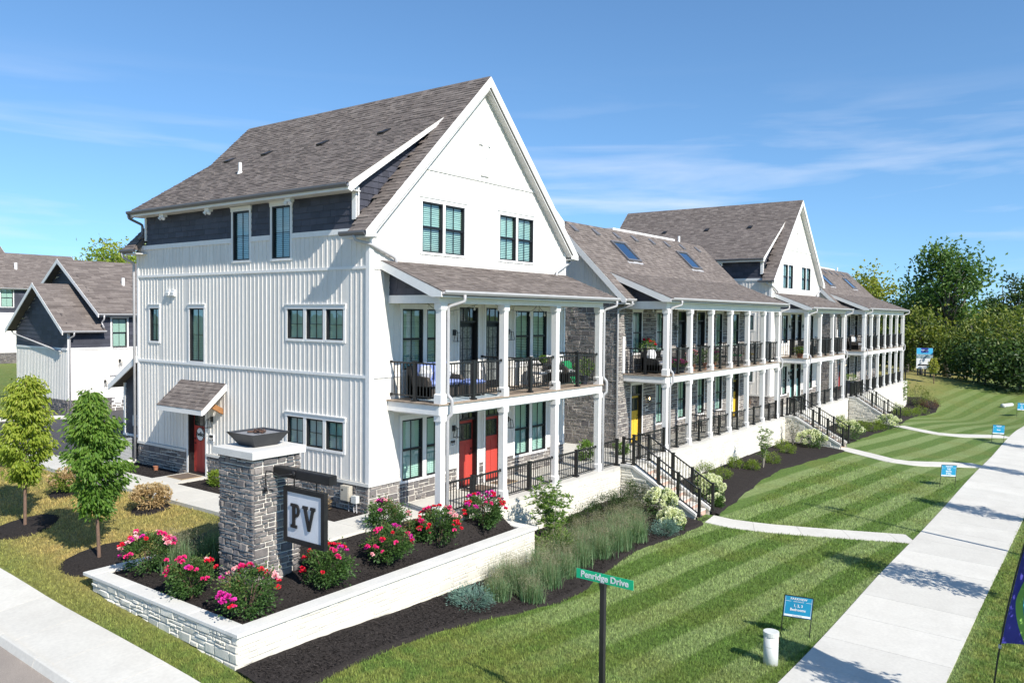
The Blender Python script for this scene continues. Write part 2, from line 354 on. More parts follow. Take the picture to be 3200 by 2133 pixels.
def at_depth(u, v, d): return CAM+ray(u,v)*d
def gmesh(name, xs, ys, zf, mat, kind='structure', mask=None, parent=None):
    X, Y = np.meshgrid(xs, ys); Z = zf(X, Y); nx, ny = len(xs), len(ys)
    vs = np.stack([X.ravel(),Y.ravel(),Z.ravel()],1)
    fs = [(j*nx+i, j*nx+i+1, (j+1)*nx+i+1, (j+1)*nx+i) for j in range(ny-1) for i in range(nx-1)]
    me = bpy.data.meshes.new(name); me.from_pydata(vs.tolist(), [], fs); me.materials.append(mat)
    me.polygons.foreach_set('use_smooth', [True]*len(me.polygons))
    return link(name, me, parent, kind)
def lawn_nodes(name, blades=False):
    m = bpy.data.materials.new(name); m.use_nodes = True; t = m.node_tree; t.nodes.clear(); n_, l_ = t.nodes.new, t.links.new
    def mth(op, a, b=None, c=None):
        x = n_('ShaderNodeMath'); x.operation = op
        for i, q in enumerate((a,b,c)):
            if q is None: continue
            if isinstance(q,(int,float)): x.inputs[i].default_value = q
            else: l_(q, x.inputs[i])
        return x.outputs[0]
    def mrg(v, a, b, c=0., d=1.):
        x = n_('ShaderNodeMapRange'); x.interpolation_type = 'SMOOTHSTEP'; l_(v, x.inputs[0])
        for i, q in zip((1,2,3,4),(a,b,c,d)): x.inputs[i].default_value = q
        return x.outputs[0]
    def mixc(f, a, b):
        x = n_('ShaderNodeMix'); x.data_type = 'RGBA'
        if isinstance(f,(int,float)): x.inputs[0].default_value = f
        else: l_(f, x.inputs[0])
        for i, q in ((6,a),(7,b)):
            if isinstance(q, tuple): x.inputs[i].default_value = (*q,1)
            else: l_(q, x.inputs[i])
        return x.outputs[2]
    ge = n_('ShaderNodeNewGeometry'); sp = n_('ShaderNodeSeparateXYZ'); l_(ge.outputs['Position'], sp.inputs[0]); x, y = sp.outputs[0], sp.outputs[1]
    def noise(s, d=4):
        q = n_('ShaderNodeTexNoise'); q.inputs['Scale'].default_value = s; q.inputs['Detail'].default_value = d; l_(ge.outputs['Position'], q.inputs['Vector']); return q.outputs[0]
    nA, nB, nC = noise(.45), noise(2.6), noise(11.)
    p = mth('ADD', mth('MULTIPLY', x, math.sin(R_(7))), mth('MULTIPLY', y, math.cos(R_(7))))
    p = mth('ADD', p, mth('MULTIPLY', nA, .22))
    st = mrg(mth('SINE', mth('MULTIPLY', p, 2*math.pi/1.5)), -.28, .28)
    on = mth('MULTIPLY', mrg(x, -4.5, 2.0), mrg(y, -3.2, -4.2))
    on = mth('MULTIPLY', on, mrg(y, -14.2, -13.6))
    near = mth('MULTIPLY', on, mrg(x, 46., 60., 1., .55))
    pale, deep = (.205,.265,.095), (.105,.170,.036)  # mowing stripes: light off the leaning blades painted in as two greens
    base = mixc(mrg(nB,.38,.62), (.115,.175,.038), (.175,.205,.050))
    c = mixc(near, base, mixc(st, deep, pale))
    c = mixc(mth('MULTIPLY', mrg(nA,.45,.68), .38), c, (.165,.175,.040))
    dry = mth('MULTIPLY', mrg(x, -1.0, -3.4), mrg(y, -4.0, 2.5))
    far = mth('MULTIPLY', mrg(x, 62., 70.), mrg(y, -7., 2.))
    dry = mth('MAXIMUM', dry, mth('MULTIPLY', far, .8))
    dfac = mth('MULTIPLY', dry, mrg(nA, .30, .58, .62, 1.)); dfac = mth('MULTIPLY', dfac, mrg(x, -7.0, -5.8, .3, 1.))
    c = mixc(dfac, c, mixc(mrg(nB,.35,.65), (.35,.265,.095), (.265,.22,.075)))
    vm = n_('ShaderNodeVectorMath'); vm.operation = 'SCALE'; l_(c, vm.inputs[0])
    f = mrg(nC,.25,.75,.72,1.28)
    if blades:
        at = n_('ShaderNodeAttribute'); at.attribute_name = 'tint'; f = mth('MULTIPLY', f, mrg(at.outputs['Fac'],0,1,.8,2.1))
    l_(f, vm.inputs['Scale']); O = n_('ShaderNodeOutputMaterial'); P = n_('ShaderNodeBsdfPrincipled'); P.inputs['Roughness'].default_value = .75; P.inputs['Specular IOR Level'].default_value = .2
    l_(vm.outputs[0], P.inputs['Base Color'])
    if blades:
        T = n_('ShaderNodeBsdfTranslucent'); X = n_('ShaderNodeMixShader'); X.inputs[0].default_value = .3; l_(vm.outputs[0], T.inputs[0]); l_(P.outputs[0], X.inputs[1]); l_(T.outputs[0], X.inputs[2]); l_(X.outputs[0], O.inputs[0])
    else:
        bu = n_('ShaderNodeBump'); bu.inputs['Strength'].default_value = .9; bu.inputs['Distance'].default_value = .05; l_(noise(38.,5), bu.inputs['Height']); l_(bu.outputs[0], P.inputs['Normal'])
        l_(P.outputs[0], O.inputs[0])
    MAT[name] = m; return m
lawn_m = lawn_nodes('lawn'); blade_m = lawn_nodes('grass_blades', True)
xs = np.unique(np.concatenate([[-8.39,-8.41,-24.9,-25.1],np.arange(-14,20,.35), np.arange(20,75,.8), np.arange(75,180,3), np.arange(180,3000,140), -np.geomspace(14,2500,26)]))
ys = np.unique(np.concatenate([np.arange(-17,20,.35), np.arange(20,60,1.5), np.arange(60,200,6), np.arange(200,3000,140), -np.geomspace(17,2500,26)]))
gmesh('ground', xs, ys, lambda X, Y: zgv(X,Y)-.45*(X < -8.4)*(X > -25)*(Y < 42)*(Y > -18), lawn_m)
# ---- mulch beds, draped strips between an inner and an outer line
def strip(name, inner, outer, mat, dz=.03, nv=14, step=.18, rough=.02, kind='structure', crown=.05):
    ix, iy = zip(*inner); ox, oy = zip(*outer)
    n = max(2, int(max(abs(ox[-1]-ox[0]),.5)/step)); vs, fs = [], []
    for i in range(n+1):
        k = i/n
        a = np.interp(k, np.linspace(0,1,len(ix)), ix), np.interp(k, np.linspace(0,1,len(iy)), iy)
        so = np.linspace(0,1,len(ox)); b = np.interp(k, so, ox), np.interp(k, so, oy)
        wob = .03*math.sin(i*step*2.1)+.02*math.sin(i*step*4.7)
        for j in range(nv+1):
            q = j/nv; x = a[0]+(b[0]-a[0])*q; y = a[1]+(b[1]-a[1])*q+wob*q
            edge = math.sin(math.pi*min(q,1)*.98)
            vs.append((x, y, zg(x,y)+(dz if q < .999 else -.02)+crown*edge+rnd.uniform(0,rough)))
    for i in range(n):
        for j in range(nv):
            p = i*(nv+1)+j; fs.append((p, p+1, p+nv+2, p+nv+1))
    m = MB(); m.v = vs
    m.f = fs; m.t = [.42]*len(fs)
    if vs[1][1] < vs[0][1] and vs[nv+1][0] > vs[0][0]: m.f = [f[::-1] for f in fs]
    return m.build(name, mat, None, False, kind)
def even(pts, n=40):
    P = [Vector(p) for p in pts]; d = [0]
    for a, b in zip(P, P[1:]): d.append(d[-1]+(b-a).length)
    return [(float(np.interp(t,d,[p.x for p in P])), float(np.interp(t,d,[p.y for p in P]))) for t in np.linspace(0,d[-1],n)]
strip('mulch_bed', even([(-6.45,-3.3),(3.3,-3.4)]), even([(-6.6,-4.75),(-5.63,-4.72),(-4.26,-4.57),(-2.4,-4.62),(-1,-4.85),(0,-5.2),(1.3,-5.45),(2.6,-5.45),(3.3,-5.3)]), mulch_m)
strip('mulch_bed', even([(3.3,-2.1),(10.4,-2.1),(10.4,-5.1)]), even([(3.3,-5.3),(4.25,-5.16),(5.9,-5.0),(7.8,-5.3),(10.3,-5.4)]), mulch_m)
strip('mulch_bed', even([(11.7,-5.15),(11.75,-2.1),(28.9,-2.1)]), even([(11.8,-5.3),(12.8,-5.11),(14.85,-4.9),(18,-4.47),(21.3,-4.3),(24.5,-4.74),(28.9,-5.35)]), mulch_m, step=.3)
strip('mulch_bed', even([(30.3,-2.1),(42.2,-2.1)]), even([(30.5,-4.7),(35.5,-4.8),(40.7,-5.1),(42.2,-5.2)]), mulch_m, step=.4)
strip('mulch_bed', even([(43.8,-2.1),(62.2,-2.1),(63,-1)]), even([(44,-5.1),(48,-4.7),(56.8,-4.0),(61.9,-4.5),(65,-4.3),(66.5,-2.8)]), mulch_m, step=.4)
# ---- paths and pavements, each slab a piece
def paving(name, cl, width, slab_len, mat, dz=.02, th=.1, gap=.012, group=None):
    P = [Vector((*p,0)) for p in cl]; d = [0]
    for a, b in zip(P, P[1:]): d.append(d[-1]+(b-a).length)
    def pt(t): return Vector((float(np.interp(t,d,[p.x for p in P])), float(np.interp(t,d,[p.y for p in P])), 0))
    def dirn(t):
        q = (pt(min(t+.25,d[-1]))-pt(max(t-.25,0))).normalized(); return q
    root = MB(); root.box(0,.001,0,.001,-.9,-.899)
    t = 0; L = []
    while t < d[-1]-.05:
        e = min(t+slab_len, d[-1]); n = max(1,int((e-t)/.6)); m = MB(); tn = rnd.random(); rows = []
        for k in range(n+1):
            s = t+gap/2+(e-t-gap)*k/n; c = pt(s); q = dirn(s); nrm = Vector((-q.y,q.x,0))*width/2
            a, b = c+nrm, c-nrm; za, zb = zg(a.x,a.y)+dz, zg(b.x,b.y)+dz
            rows.append([(a.x,a.y,za-th),(b.x,b.y,zb-th),(b.x,b.y,zb),(a.x,a.y,za)])
        vs = [p for r in rows for p in r]; fs = []
        for k in range(n):
            o = 4*k
            fs += [(o+3,o+2,o+6,o+7),(o,o+3,o+7,o+4),(o+2,o+1,o+5,o+6)]
        fs += [(0,1,2,3),(4*n+3,4*n+2,4*n+1,4*n)]
        m.add(vs, fs, tn); L.append(m); t = e
    under = MB()
    rows = []
    n = max(2,int(d[-1]/.6))
    for k in range(n+1):
        s = d[-1]*k/n; c = pt(s); q = dirn(s); nrm = Vector((-q.y,q.x,0))*(width/2-.01)
        a, b = c+nrm, c-nrm; rows += [(a.x,a.y,zg(a.x,a.y)+dz-.02),(b.x,b.y,zg(b.x,b.y)+dz-.02)]
    under.add(rows, [(2*k,2*k+1,2*k+3,2*k+2) for k in range(n)], .3)
    o = under.build(name, MAT['mortar'], None, False, 'structure')
    for m in L: m.build('slab', mat, o)
    return o
paving('sidewalk', [(-14,-12.3),(2,-12.45),(20,-12.53),(45,-12.6),(90,-12.9),(128,-13.2)], 2.6, 1.75, concrete, dz=.03)
paving('garden_path', [(11.15,-5.2),(11.25,-6.0),(11.75,-7.2),(12.8,-9.2),(13.85,-11.12)], 1.1, 1.5, concrete)
paving('garden_path', [(29.65,-4.8),(29.0,-6.2),(28.3,-7.6),(28.5,-8.6),(31.4,-11.2)], 1.15, 1.6, concrete)
paving('garden_path', [(43.0,-5.1),(42.3,-6.2),(41.6,-7.6),(42.1,-8.8),(44.9,-11.2)], 1.15, 1.6, concrete)
paving('sidewalk', [(-7.78,-15),(-7.78,-3),(-7.85,5),(-7.9,26)], 1.36, 1.62, concrete, dz=.03)
# flat walk by the house, at door level
fw = MB(); fw.box(-2.54,-1.27,-1.2,17.0,-.14,-.02); wk = fw.build('front_walk', MAT['mortar'], None, False, 'structure')
for k in range(12):
    m = MB(); y0 = -1.2+k*1.517; m.box(-2.55,-1.26,y0+.005,y0+1.51,-.13,0,rnd.random()); m.build('slab', concrete, wk)
for (a,b,c,d) in ((-1.26,.62,-1.25,-.03),(-1.26,-.02,7.62,8.92),(-1.26,.35,12.2,13.4)):
    m = MB(); m.box(a+.006,b,c,d,-.13,0,rnd.random()); m.build('slab', concrete, wk)
m = MB(); m.box(-1.25,-.03,-.03,7.61,-.2,-.05); m.box(-1.25,-.03,8.93,12.19,-.2,-.05)
for _ in range(2600):
    y = rnd.uniform(0,12.1)
    if 7.6 < y < 8.95: continue
    x = rnd.uniform(-1.22,-.06); a = rnd.uniform(0,3.1); l = rnd.uniform(.02,.05); dx, dy = math.cos(a)*l, math.sin(a)*l; z = -.045+rnd.uniform(0,.012)
    m.add([(x-dx,y-dy,z),(x+dy*.3,y-dx*.3,z+.004),(x+dx,y+dy,z+rnd.uniform(0,.02)),(x-dy*.3,y+dx*.3,z+.01)], [(0,1,2,3)], rnd.random())
m.build('mulch_bed', mulch_m, None, False, 'structure')
# road with kerb on the left, asphalt court behind
def zroad(X, Y): return zgv(X*0-7.9, Y)-.12+(X+8.5)*.02
gmesh('road', np.linspace(-24,-8.42,14), np.arange(-16,40,1.), zroad, road_m)
kb = MB()
for k in range(28):
    y0, y1 = -16+k*1.6, -16+(k+1)*1.6-.012
    pr = []
    for y in (y0,y1):
        z = zg(-7.9,y)+.032; pr.append([(-8.62,y,z-.155),(-8.56,y,z-.02),(-8.53,y,z),(-8.465,y,z),(-8.465,y,z-.25),(-8.62,y,z-.25)])
    n = 6; kb.add(pr[0]+pr[1], [tuple(range(n)),tuple(range(2*n-1,n-1,-1))]+[(i,n+i,n+(i+1)%n,(i+1)%n) for i in range(n)], rnd.random())
kb.build('kerb', concrete, None, False, 'structure')
def zlot(X, Y): return zgv(X, Y)+.02
gmesh('parking_lot', np.linspace(-3.2,34,30), np.linspace(17.2,33.5,16), zlot, asphalt)
kb = MB()
for pts in ([(-3.2,30),(2.2,31.2),(5.2,30.2),(6.0,28.8)],[(-6.5,20.5),(-2.6,21.6),(-1.2,20.2)]):
    rr = [(p[0],p[1],zg(*p)+.09) for p in even(pts,14)]
    kb.tube(rr,.13,6)
kb.build('parking_kerb', concrete, None, True, 'structure')
# ---------------------------------------------------------------- building parts
Z3 = (0,0,1)
def window(H, fr, u0, u1, v0, v1, style='hung', cas=.085, head=.12, shade=0., sill=.07, nb=()):
    cl, cr = cas, cas; xl, xr = .02, .02
    for q in nb:
        if abs(q[2]-v0) < .01:
            if 0 < u0-q[1] < .3: cl, xl = (u0-q[1])/2-.001, 0
            if 0 < q[0]-u1 < .3: cr, xr = (q[0]-u1)/2-.001, 0
    m = MB(); f = .044
    for (a,b,c,d) in ((u0,u0+f,v0,v1),(u1-f,u1,v0,v1),(u0+f,u1-f,v0,v0+f),(u0+f,u1-f,v1-f,v1)): wbox(m,fr,a,b,c,d,-.075,.03)
    mid = (v0+v1)/2
    if style == 'hung': wbox(m,fr,u0+f,u1-f,mid-.028,mid+.028,-.07,.012); wbox(m,fr,u0+f,u0+f+.03,v0+f,mid-.028,-.06,-.008); wbox(m,fr,u1-f-.03,u1-f,v0+f,mid-.028,-.06,-.008)
    cu = (u0+u1)/2; wbox(m,fr,cu-.007,cu+.007,v0+f,v1-f,-.05,-.022)
    if style == 'cross': wbox(m,fr,u0+f,u1-f,mid-.007,mid+.007,-.05,-.022)
    o = m.build('window', dark_frame, H)
    m = MB(); m.quad(fr.P(u0+f,v0+f,-.036),fr.P(u1-f,v0+f,-.036),fr.P(u1-f,v1-f,-.036),fr.P(u0+f,v1-f,-.036)); m.build('pane', glass, o)
    m = MB(); v = v0+.04
    while v < v1-.06:
        tl = rnd.uniform(.018,.026)+shade*.026+(.014 if v > mid else 0)
        m.quad(fr.P(u0+.04,v,-.085+.02),fr.P(u1-.04,v,-.085+.02),fr.P(u1-.04,v+.012+tl,-.085-.02),fr.P(u0+.04,v+.012+tl,-.085-.02)); v += .058
    if shade > .4: m.quad(fr.P(u0+.03,mid+(.0 if shade < .8 else -.8*(v1-v0)/2),-.13),fr.P(u1-.03,mid+(.0 if shade < .8 else -.8*(v1-v0)/2),-.13),fr.P(u1-.03,v1-.03,-.13),fr.P(u0+.03,v1-.03,-.13))
    m.build('blind', blindm, o)
    if cas:
        m = MB(); wbox(m,fr,u0-cl,u0,v0-sill,v1+.001,-.02,.045); wbox(m,fr,u1,u1+cr,v0-sill,v1+.001,-.02,.045)
        wbox(m,fr,u0-cl-xl,u1+cr+xr,v1+.002,v1+head,-.02,.055); wbox(m,fr,u0-cl-xl*1.5,u1+cr+xr*1.5,v1+head,v1+head+.025,-.02,.08)
        wbox(m,fr,u0+.001,u1-.001,v0-sill,v0-.001,-.02,.05); m.build('casing', white, o)
    return o
def op(u0, u1, v0, v1, cas=.085, head=.14, sill=.07): return (u0-cas, u1+cas, v0-sill, v1+head)
def plaque(H, fr, u, v, txt, w=.26, h=.17):
    m = MB(); wbox(m,fr,u-w/2-.03,u+w/2+.03,v-h/2-.03,v+h/2+.03,.018,.05); o = m.build('number_plaque', white, H)
    m = MB(); wbox(m,fr,u-w/2,u+w/2,v-h/2,v+h/2,.05,.062); m.build('plate', black, o)
    TEXTS.append((txt, fr.P(u,v-.035,.068), fr.u, fr.v, .11, white, o, 'digits'))
TEXTS = []
def lamp(H, fr, u, v, lit=False):
    m = MB(); wbox(m,fr,u-.06,u+.06,v-.09,v+.09,.018,.06)
    m.tube([fr.P(u,v+.03,.06),fr.P(u,v+.05,.14),fr.P(u,v+.02,.17)],.012,6)
    for s in (-1,1):
        for q in (-1,1): m.tube([fr.P(u+s*.045,v+.0,.17+q*.045),fr.P(u+s*.085,v-.27,.17+q*.085)],.008,4)
    for s, vv in ((.047,v+.0),(.087,v-.27)):
        m.tube([fr.P(u-s,vv,.17-s),fr.P(u+s,vv,.17-s),fr.P(u+s,vv,.17+s),fr.P(u-s,vv,.17+s),fr.P(u-s,vv,.17-s)],.009,4)
    o = m.build('wall_lamp', black, H)
    m = MB(); m.tube([fr.P(u,v-.03,.17),fr.P(u,v-.1,.17),fr.P(u,v-.14,.17)],[.018,.028,.01],8); m.build('bulb', bulb_lit if lit else bulb_off, o, True)
bulb_off = mk('bulb_glass', (.7,.68,.6), None, 2, .15)
bulb_lit = mk('bulb_glowing', (.9,.7,.4), None, 2, .3); _p = bulb_lit.node_tree.nodes['Principled BSDF']; _p.inputs['Emission Color'].default_value = (1,.75,.4,1); _p.inputs['Emission Strength'].default_value = 6
def door(H, fr, u0, u1, v0, v1, mat, lites='three', transom=.5, cas=.09, rec=.14, name='front_door', swing=1):
    """v1 = top of opening (with transom)"""
    dt = v1-transom-.06 if transom else v1-.05; f = .045
    m = MB(); wbox(m,fr,u0+f,u1-f,v0+.03,dt-.01,-rec-.045,-rec)
    g0, g1 = (dt-.62, dt-.14) if lites == 'three' else (v0+.25, dt-.14); gi = .13
    o = m.build(name, mat, H)
    if lites == 'three':
        pm = MB()
        for a, b in ((u0+.16,(u0+u1)/2-.05),((u0+u1)/2+.05,u1-.16)):
            wbox(pm,fr,a,b,v0+.2,g0-.16,-rec,-rec+.012)
        pm.build('door_panel', mat, o)
    fm = MB(); wbox(fm,fr,u0+gi,u1-gi,g0-.03,g0,-rec,-rec+.02); wbox(fm,fr,u0+gi,u1-gi,g1,g1+.03,-rec,-rec+.02); wbox(fm,fr,u0+gi-.03,u0+gi,g0-.03,g1+.03,-rec,-rec+.02); wbox(fm,fr,u1-gi,u1-gi+.03,g0-.03,g1+.03,-rec,-rec+.02)
    for k in (1,2):
        uu = u0+gi+(u1-u0-2*gi)*k/3; wbox(fm,fr,uu-.012,uu+.012,g0,g1,-rec+.004,-rec+.018)
    if lites != 'three':
        for k in range(1,5):
            vv = g0+(g1-g0)*k/5; wbox(fm,fr,u0+gi,u1-gi,vv-.01,vv+.01,-rec+.004,-rec+.018)
    fm.build('lite_frame', black, o)
    m = MB(); m.quad(fr.P(u0+gi,g0,-rec+.008),fr.P(u1-gi,g0,-rec+.008),fr.P(u1-gi,g1,-rec+.008),fr.P(u0+gi,g1,-rec+.008)); m.build('pane', glassd if lites == 'three' else glassb, o)
    j = MB(); wbox(j,fr,u0,u0+f,v0,v1,-rec-.05,.03); wbox(j,fr,u1-f,u1,v0,v1,-rec-.05,.03); wbox(j,fr,u0+f,u1-f,v1-f,v1,-rec-.05,.03); wbox(j,fr,u0+f,u1-f,v0,v0+.03,-rec-.05,.02)
    if transom:
        wbox(j,fr,u0+f,u1-f,dt,dt+.06,-rec-.04,-.02)
        for k in (1,2):
            uu = u0+(u1-u0)*k/3; wbox(j,fr,uu-.012,uu+.012,dt+.06,v1-f,-.08,-.05)
    j.build('door_frame', black, o)
    if transom:
        m = MB(); m.quad(fr.P(u0+f,dt+.06,-.07),fr.P(u1-f,dt+.06,-.07),fr.P(u1-f,v1-f,-.07),fr.P(u0+f,v1-f,-.07)); m.build('transom_pane', glass, o)
    m = MB(); hu = u1-f-.09 if swing > 0 else u0+f+.09
    m.tube([fr.P(hu,v0+1.0,-rec),fr.P(hu,v0+1.0,-rec+.05),fr.P(hu-.1*swing,v0+1.0,-rec+.05)],.013,6); m.tube([fr.P(hu,v0+1.15,-rec),fr.P(hu,v0+1.15,-rec+.025)],.028,8); m.build('handle', black, o)
    if cas:
        m = MB(); wbox(m,fr,u0-cas,u0,v0,v1+.001,-.02,.045); wbox(m,fr,u1,u1+cas,v0,v1+.001,-.02,.045); wbox(m,fr,u0-cas-.015,u1+cas+.015,v1+.002,v1+.11,-.02,.055); m.build('casing', white, o)
    return o
glassd = mk('door_glass', (.05,.06,.05), (.02,.03,.02), 8, .05, spec=.8)
glassb = mk('door_glass_blind', (.30,.32,.31), (.10,.11,.11), 14, .06, spec=.8)
def railing(H, p, q, zp, zq, h=.93, gap=.115, posts=(), ends=False, low=.12, L=None, name='railing', endpost=(False,False)):
    p, q = Vector((*p,0)), Vector((*q,0)); d = (q-p); ln = d.length; d.normalize(); nrm = Vector((-d.y,d.x,0))
    def z(t): return zp+(zq-zp)*t/ln
    def bar(m, a, b, za, zb, th, hh):
        A, B = p+d*a, p+d*b; o = nrm*th/2
        m.hexa([A-o+Vector((0,0,z(a)+za)),B-o+Vector((0,0,z(b)+za)),B+o+Vector((0,0,z(b)+za)),A+o+Vector((0,0,z(a)+za)),A-o+Vector((0,0,z(a)+za+hh)),B-o+Vector((0,0,z(b)+za+hh)),B+o+Vector((0,0,z(b)+za+hh)),A+o+Vector((0,0,z(a)+za+hh))])
    m = MB(); bar(m,0,ln,h,0,.05,.045); bar(m,0,ln,low,0,.035,.035)
    for e in (0.,ln):
        A = p+d*e
        for zz in (h-.01,low-.02): m.box(A.x-.03,A.x+.03,A.y-.03,A.y+.03,z(e)+zz,z(e)+zz+.075)
    o = m.build(name, black, H)
    pl = [(t,1) for t in posts]+([(0.,1)] if endpost[0] else [])+([(ln,1)] if endpost[1] else [])
    for t, _ in pl:
        A = p+d*t; m = MB(); s = .045; m.box(A.x-s,A.x+s,A.y-s,A.y+s,z(t)+.04,z(t)+h+.06); m.box(A.x-s-.012,A.x+s+.012,A.y-s-.012,A.y+s+.012,z(t)+h+.06,z(t)+h+.085); m.box(A.x-.08,A.x+.08,A.y-.08,A.y+.08,z(t)+.002,z(t)+.05); m.build('post', black, o)
    n = int(ln/gap)
    for k in range(1,n):
        t = ln*k/n
        if any(abs(t-a) < .06 for a, _ in pl): continue
        A = p+d*t; m = MB(); s = .0105; m.box(A.x-s,A.x+s,A.y-s,A.y+s,z(t)+low,z(t)+h+.005); m.build('baluster', black, o)
    return o
def column(H, x, y, z0, z1, s=.19):
    m = MB(); h = s/2; x += h; y += h
    m.box(x-h,x+h,y-h,y+h,z0+.27,z1-.17); b = h+.03
    m.box(x-b,x+b,y-b,y+b,z0,z0+.24); m.hexa([(x-b,y-b,z0+.24),(x+b,y-b,z0+.24),(x+b,y+b,z0+.24),(x-b,y+b,z0+.24),(x-h,y-h,z0+.275),(x+h,y-h,z0+.275),(x+h,y+h,z0+.275),(x-h,y+h,z0+.275)])
    m.box(x-b,x+b,y-b,y+b,z1-.17,z1-.002); m.box(x-h-.012,x+h+.012,y-h-.012,y+h+.012,z1-.2,z1-.171)
    return m.build('column', white, H)
def gutter(H, p, q, out, mat):
    """p,q: points on the roof edge; out: outward horizontal direction"""
    p, q, out = Vector(p), Vector(q), Vector(out).normalized(); m = MB(); pr = [(0,.0),(0,-.11),(.07,-.11),(.12,-.05),(.12,.005),(.108,.005),(.108,-.045),(.066,-.095),(.012,-.095),(.012,0)]
    n = len(pr); vs = [p+out*a+Vector((0,0,b)) for a,b in pr]+[q+out*a+Vector((0,0,b)) for a,b in pr]
    m.add(vs, [tuple(range(n)),tuple(range(2*n-1,n-1,-1))]+[(i,(i+1)%n,n+(i+1)%n,n+i) for i in range(n)]); return m.build('gutter', mat, H)
def downspout(H, pts, mat=None, r=.045):
    m = MB(); P = [Vector(p) for p in pts]; Q = [P[0]]
    for a, b, c in zip(P, P[1:], P[2:]):
        u, w = (a-b).normalized(), (c-b).normalized(); k = min(.07,(a-b).length*.45,(c-b).length*.45); Q += [b+u*k, b+(u+w)*k*.18, b+w*k]
    Q.append(P[-1]); m.tube(Q, r, 8); return m.build('downspout', mat or gutter_m, H, True)
def porch(H, x0, x1, cols, ztop, ytop, zeave, rx0, rx1, S, frx=None, posts=True, openleft=True):
    yf = -1.95
    # deck and upper beam
    m = MB(); m.box(x0,x1,yf,yf+.16,2.76,3.02); m.box(x0,x0+.16,yf+.16,-.03,2.76,3.02); m.box(x1-.16,x1,yf+.16,-.03,2.76,3.02)
    m.build('deck_beam', white, H)
    m = MB(); m.box(x0+.16,x1-.16,yf+.16,-.03,2.70,2.74); m.build('porch_ceiling', soffit_m, H)
    m = MB(); m.box(x0+.16,x1-.16,yf+.16,-.03,2.76,3.0); o = m.build('deck', wood_deck, H)
    for k in range(14):
        y0 = -2.0+k*.142; m = MB(); m.box(x0-.04,x1+.04,y0+.004,min(y0+.138,-.02),3.022,3.062,rnd.random()); m.build('deck_board', wood_deck, o)
    zb, zt = 5.75, 5.97+(zeave-6.08)*.8
    m = MB(); m.box(x0,x1,yf,yf+.2,zb,zt); m.box(x0,x0+.2,yf+.2,-.03,zb,zt); m.box(x1-.2,x1,yf+.2,-.03,zb,zt); m.build('porch_beam', white, H)
    m = MB(); m.box(x0+.2,x1-.2,yf+.2,-.03,zb+.1,zb+.13); m.build('porch_ceiling', soffit_m, H)
    sl = (ztop-zeave)/(ytop+2.27)
    # roof deck
    def zr(y): return zeave+(y+2.27)*sl
    m = MB(); m.prism([(-2.27,zeave-.02),(ytop,ztop-.02),(ytop,ztop-.14),(-2.27,zeave-.14)], 'x', rx0, rx1); rf = m.build('porch_roof', shingle_m, H)
    ln = math.hypot(ytop+2.27, ztop-zeave)
    fr = Fr((rx0,-2.29,zeave-.02),(1,0,0),(0,ytop+2.27,ztop-zeave),(0,-(ztop-zeave),ytop+2.27)); S['shingle_p'] = S.get('shingle_p',[])
    shingles(S['shingle_p'], fr, ln, lambda v: -.02, lambda v: rx1-rx0+.02)
    for xx in (rx0-.02, rx1-.02):
        m = MB(); m.prism([(-2.27,zeave-.03),(ytop-.02,ztop-.03),(ytop-.02,ztop-.26),(-1.93,zr(-1.93)-.30),(-2.27,zeave-.17)], 'x', xx, xx+.045); m.build('rake_board', white, H)
    m = MB(); m.box(rx0+.03,rx1-.03,-2.262,-2.23,zeave-.17,zeave-.03); m.build('fascia', white, H); gutter(H,(rx0+.02,-2.265,zeave+.0),(rx1,-2.265,zeave+.0),(0,-1,0),gutter_m)
    m = MB(); m.box(rx0+.03,rx1-.03,-2.225,yf-.002,zeave-.175,zeave-.15); m.build('soffit', soffit_m, H)
    # dark gable-side panel
    fr2 = Fr((x0+.06,0,0),(0,-1,0),Z3,(-1,0,0))
    m = MB(); m.prism([(-.02,zt),(-1.9,zt),(-1.9,zr(-1.9)-.2),(-.02,zr(-.02)-.2)],'x',x0+.06,x0+.1); pn = m.build('side_panel', dark_sid, H)
    L = []; shakes(L, fr2, .03, 1.93, zt, ztop, top=lambda u: zr(-u)-.16, wid=.3); pieces('siding_shingle', pn, L, dark_sid, H.location, 60)
    for x in cols:
        column(H, x, yf, 3.062, zb); column(H, x, yf, 0, 2.76)
    yr = yf+.1
    for a, b in zip(cols, cols[1:]):
        railing(H,(a+.19,yr),(b,yr),3.062,3.062,posts=[(b-a-.19)/2] if posts else [],h=1.03,low=.13)
    railing(H,(x0+.12,-.04),(x0+.12,yf+.19),3.062,3.062,posts=[.92],h=1.03,low=.13)
    railing(H,(x1-.12,-.04),(x1-.12,yf+.19),3.062,3.062,posts=[.92],h=1.03,low=.13)
    return yr
def spout_run(H, x, zeave, side=1, foot=-1.1):
    y = -1.99
    downspout(H,[(x+.28*side,-2.33,zeave-.1),(x+.28*side,-2.33,zeave-.28),(x,y,zeave-.42),(x,y,3.28),(x+.06*side,y-.1,3.16),(x+.06*side,y-.1,2.78),(x,y,2.66),(x,y,.03 if foot > -.5 else foot)])
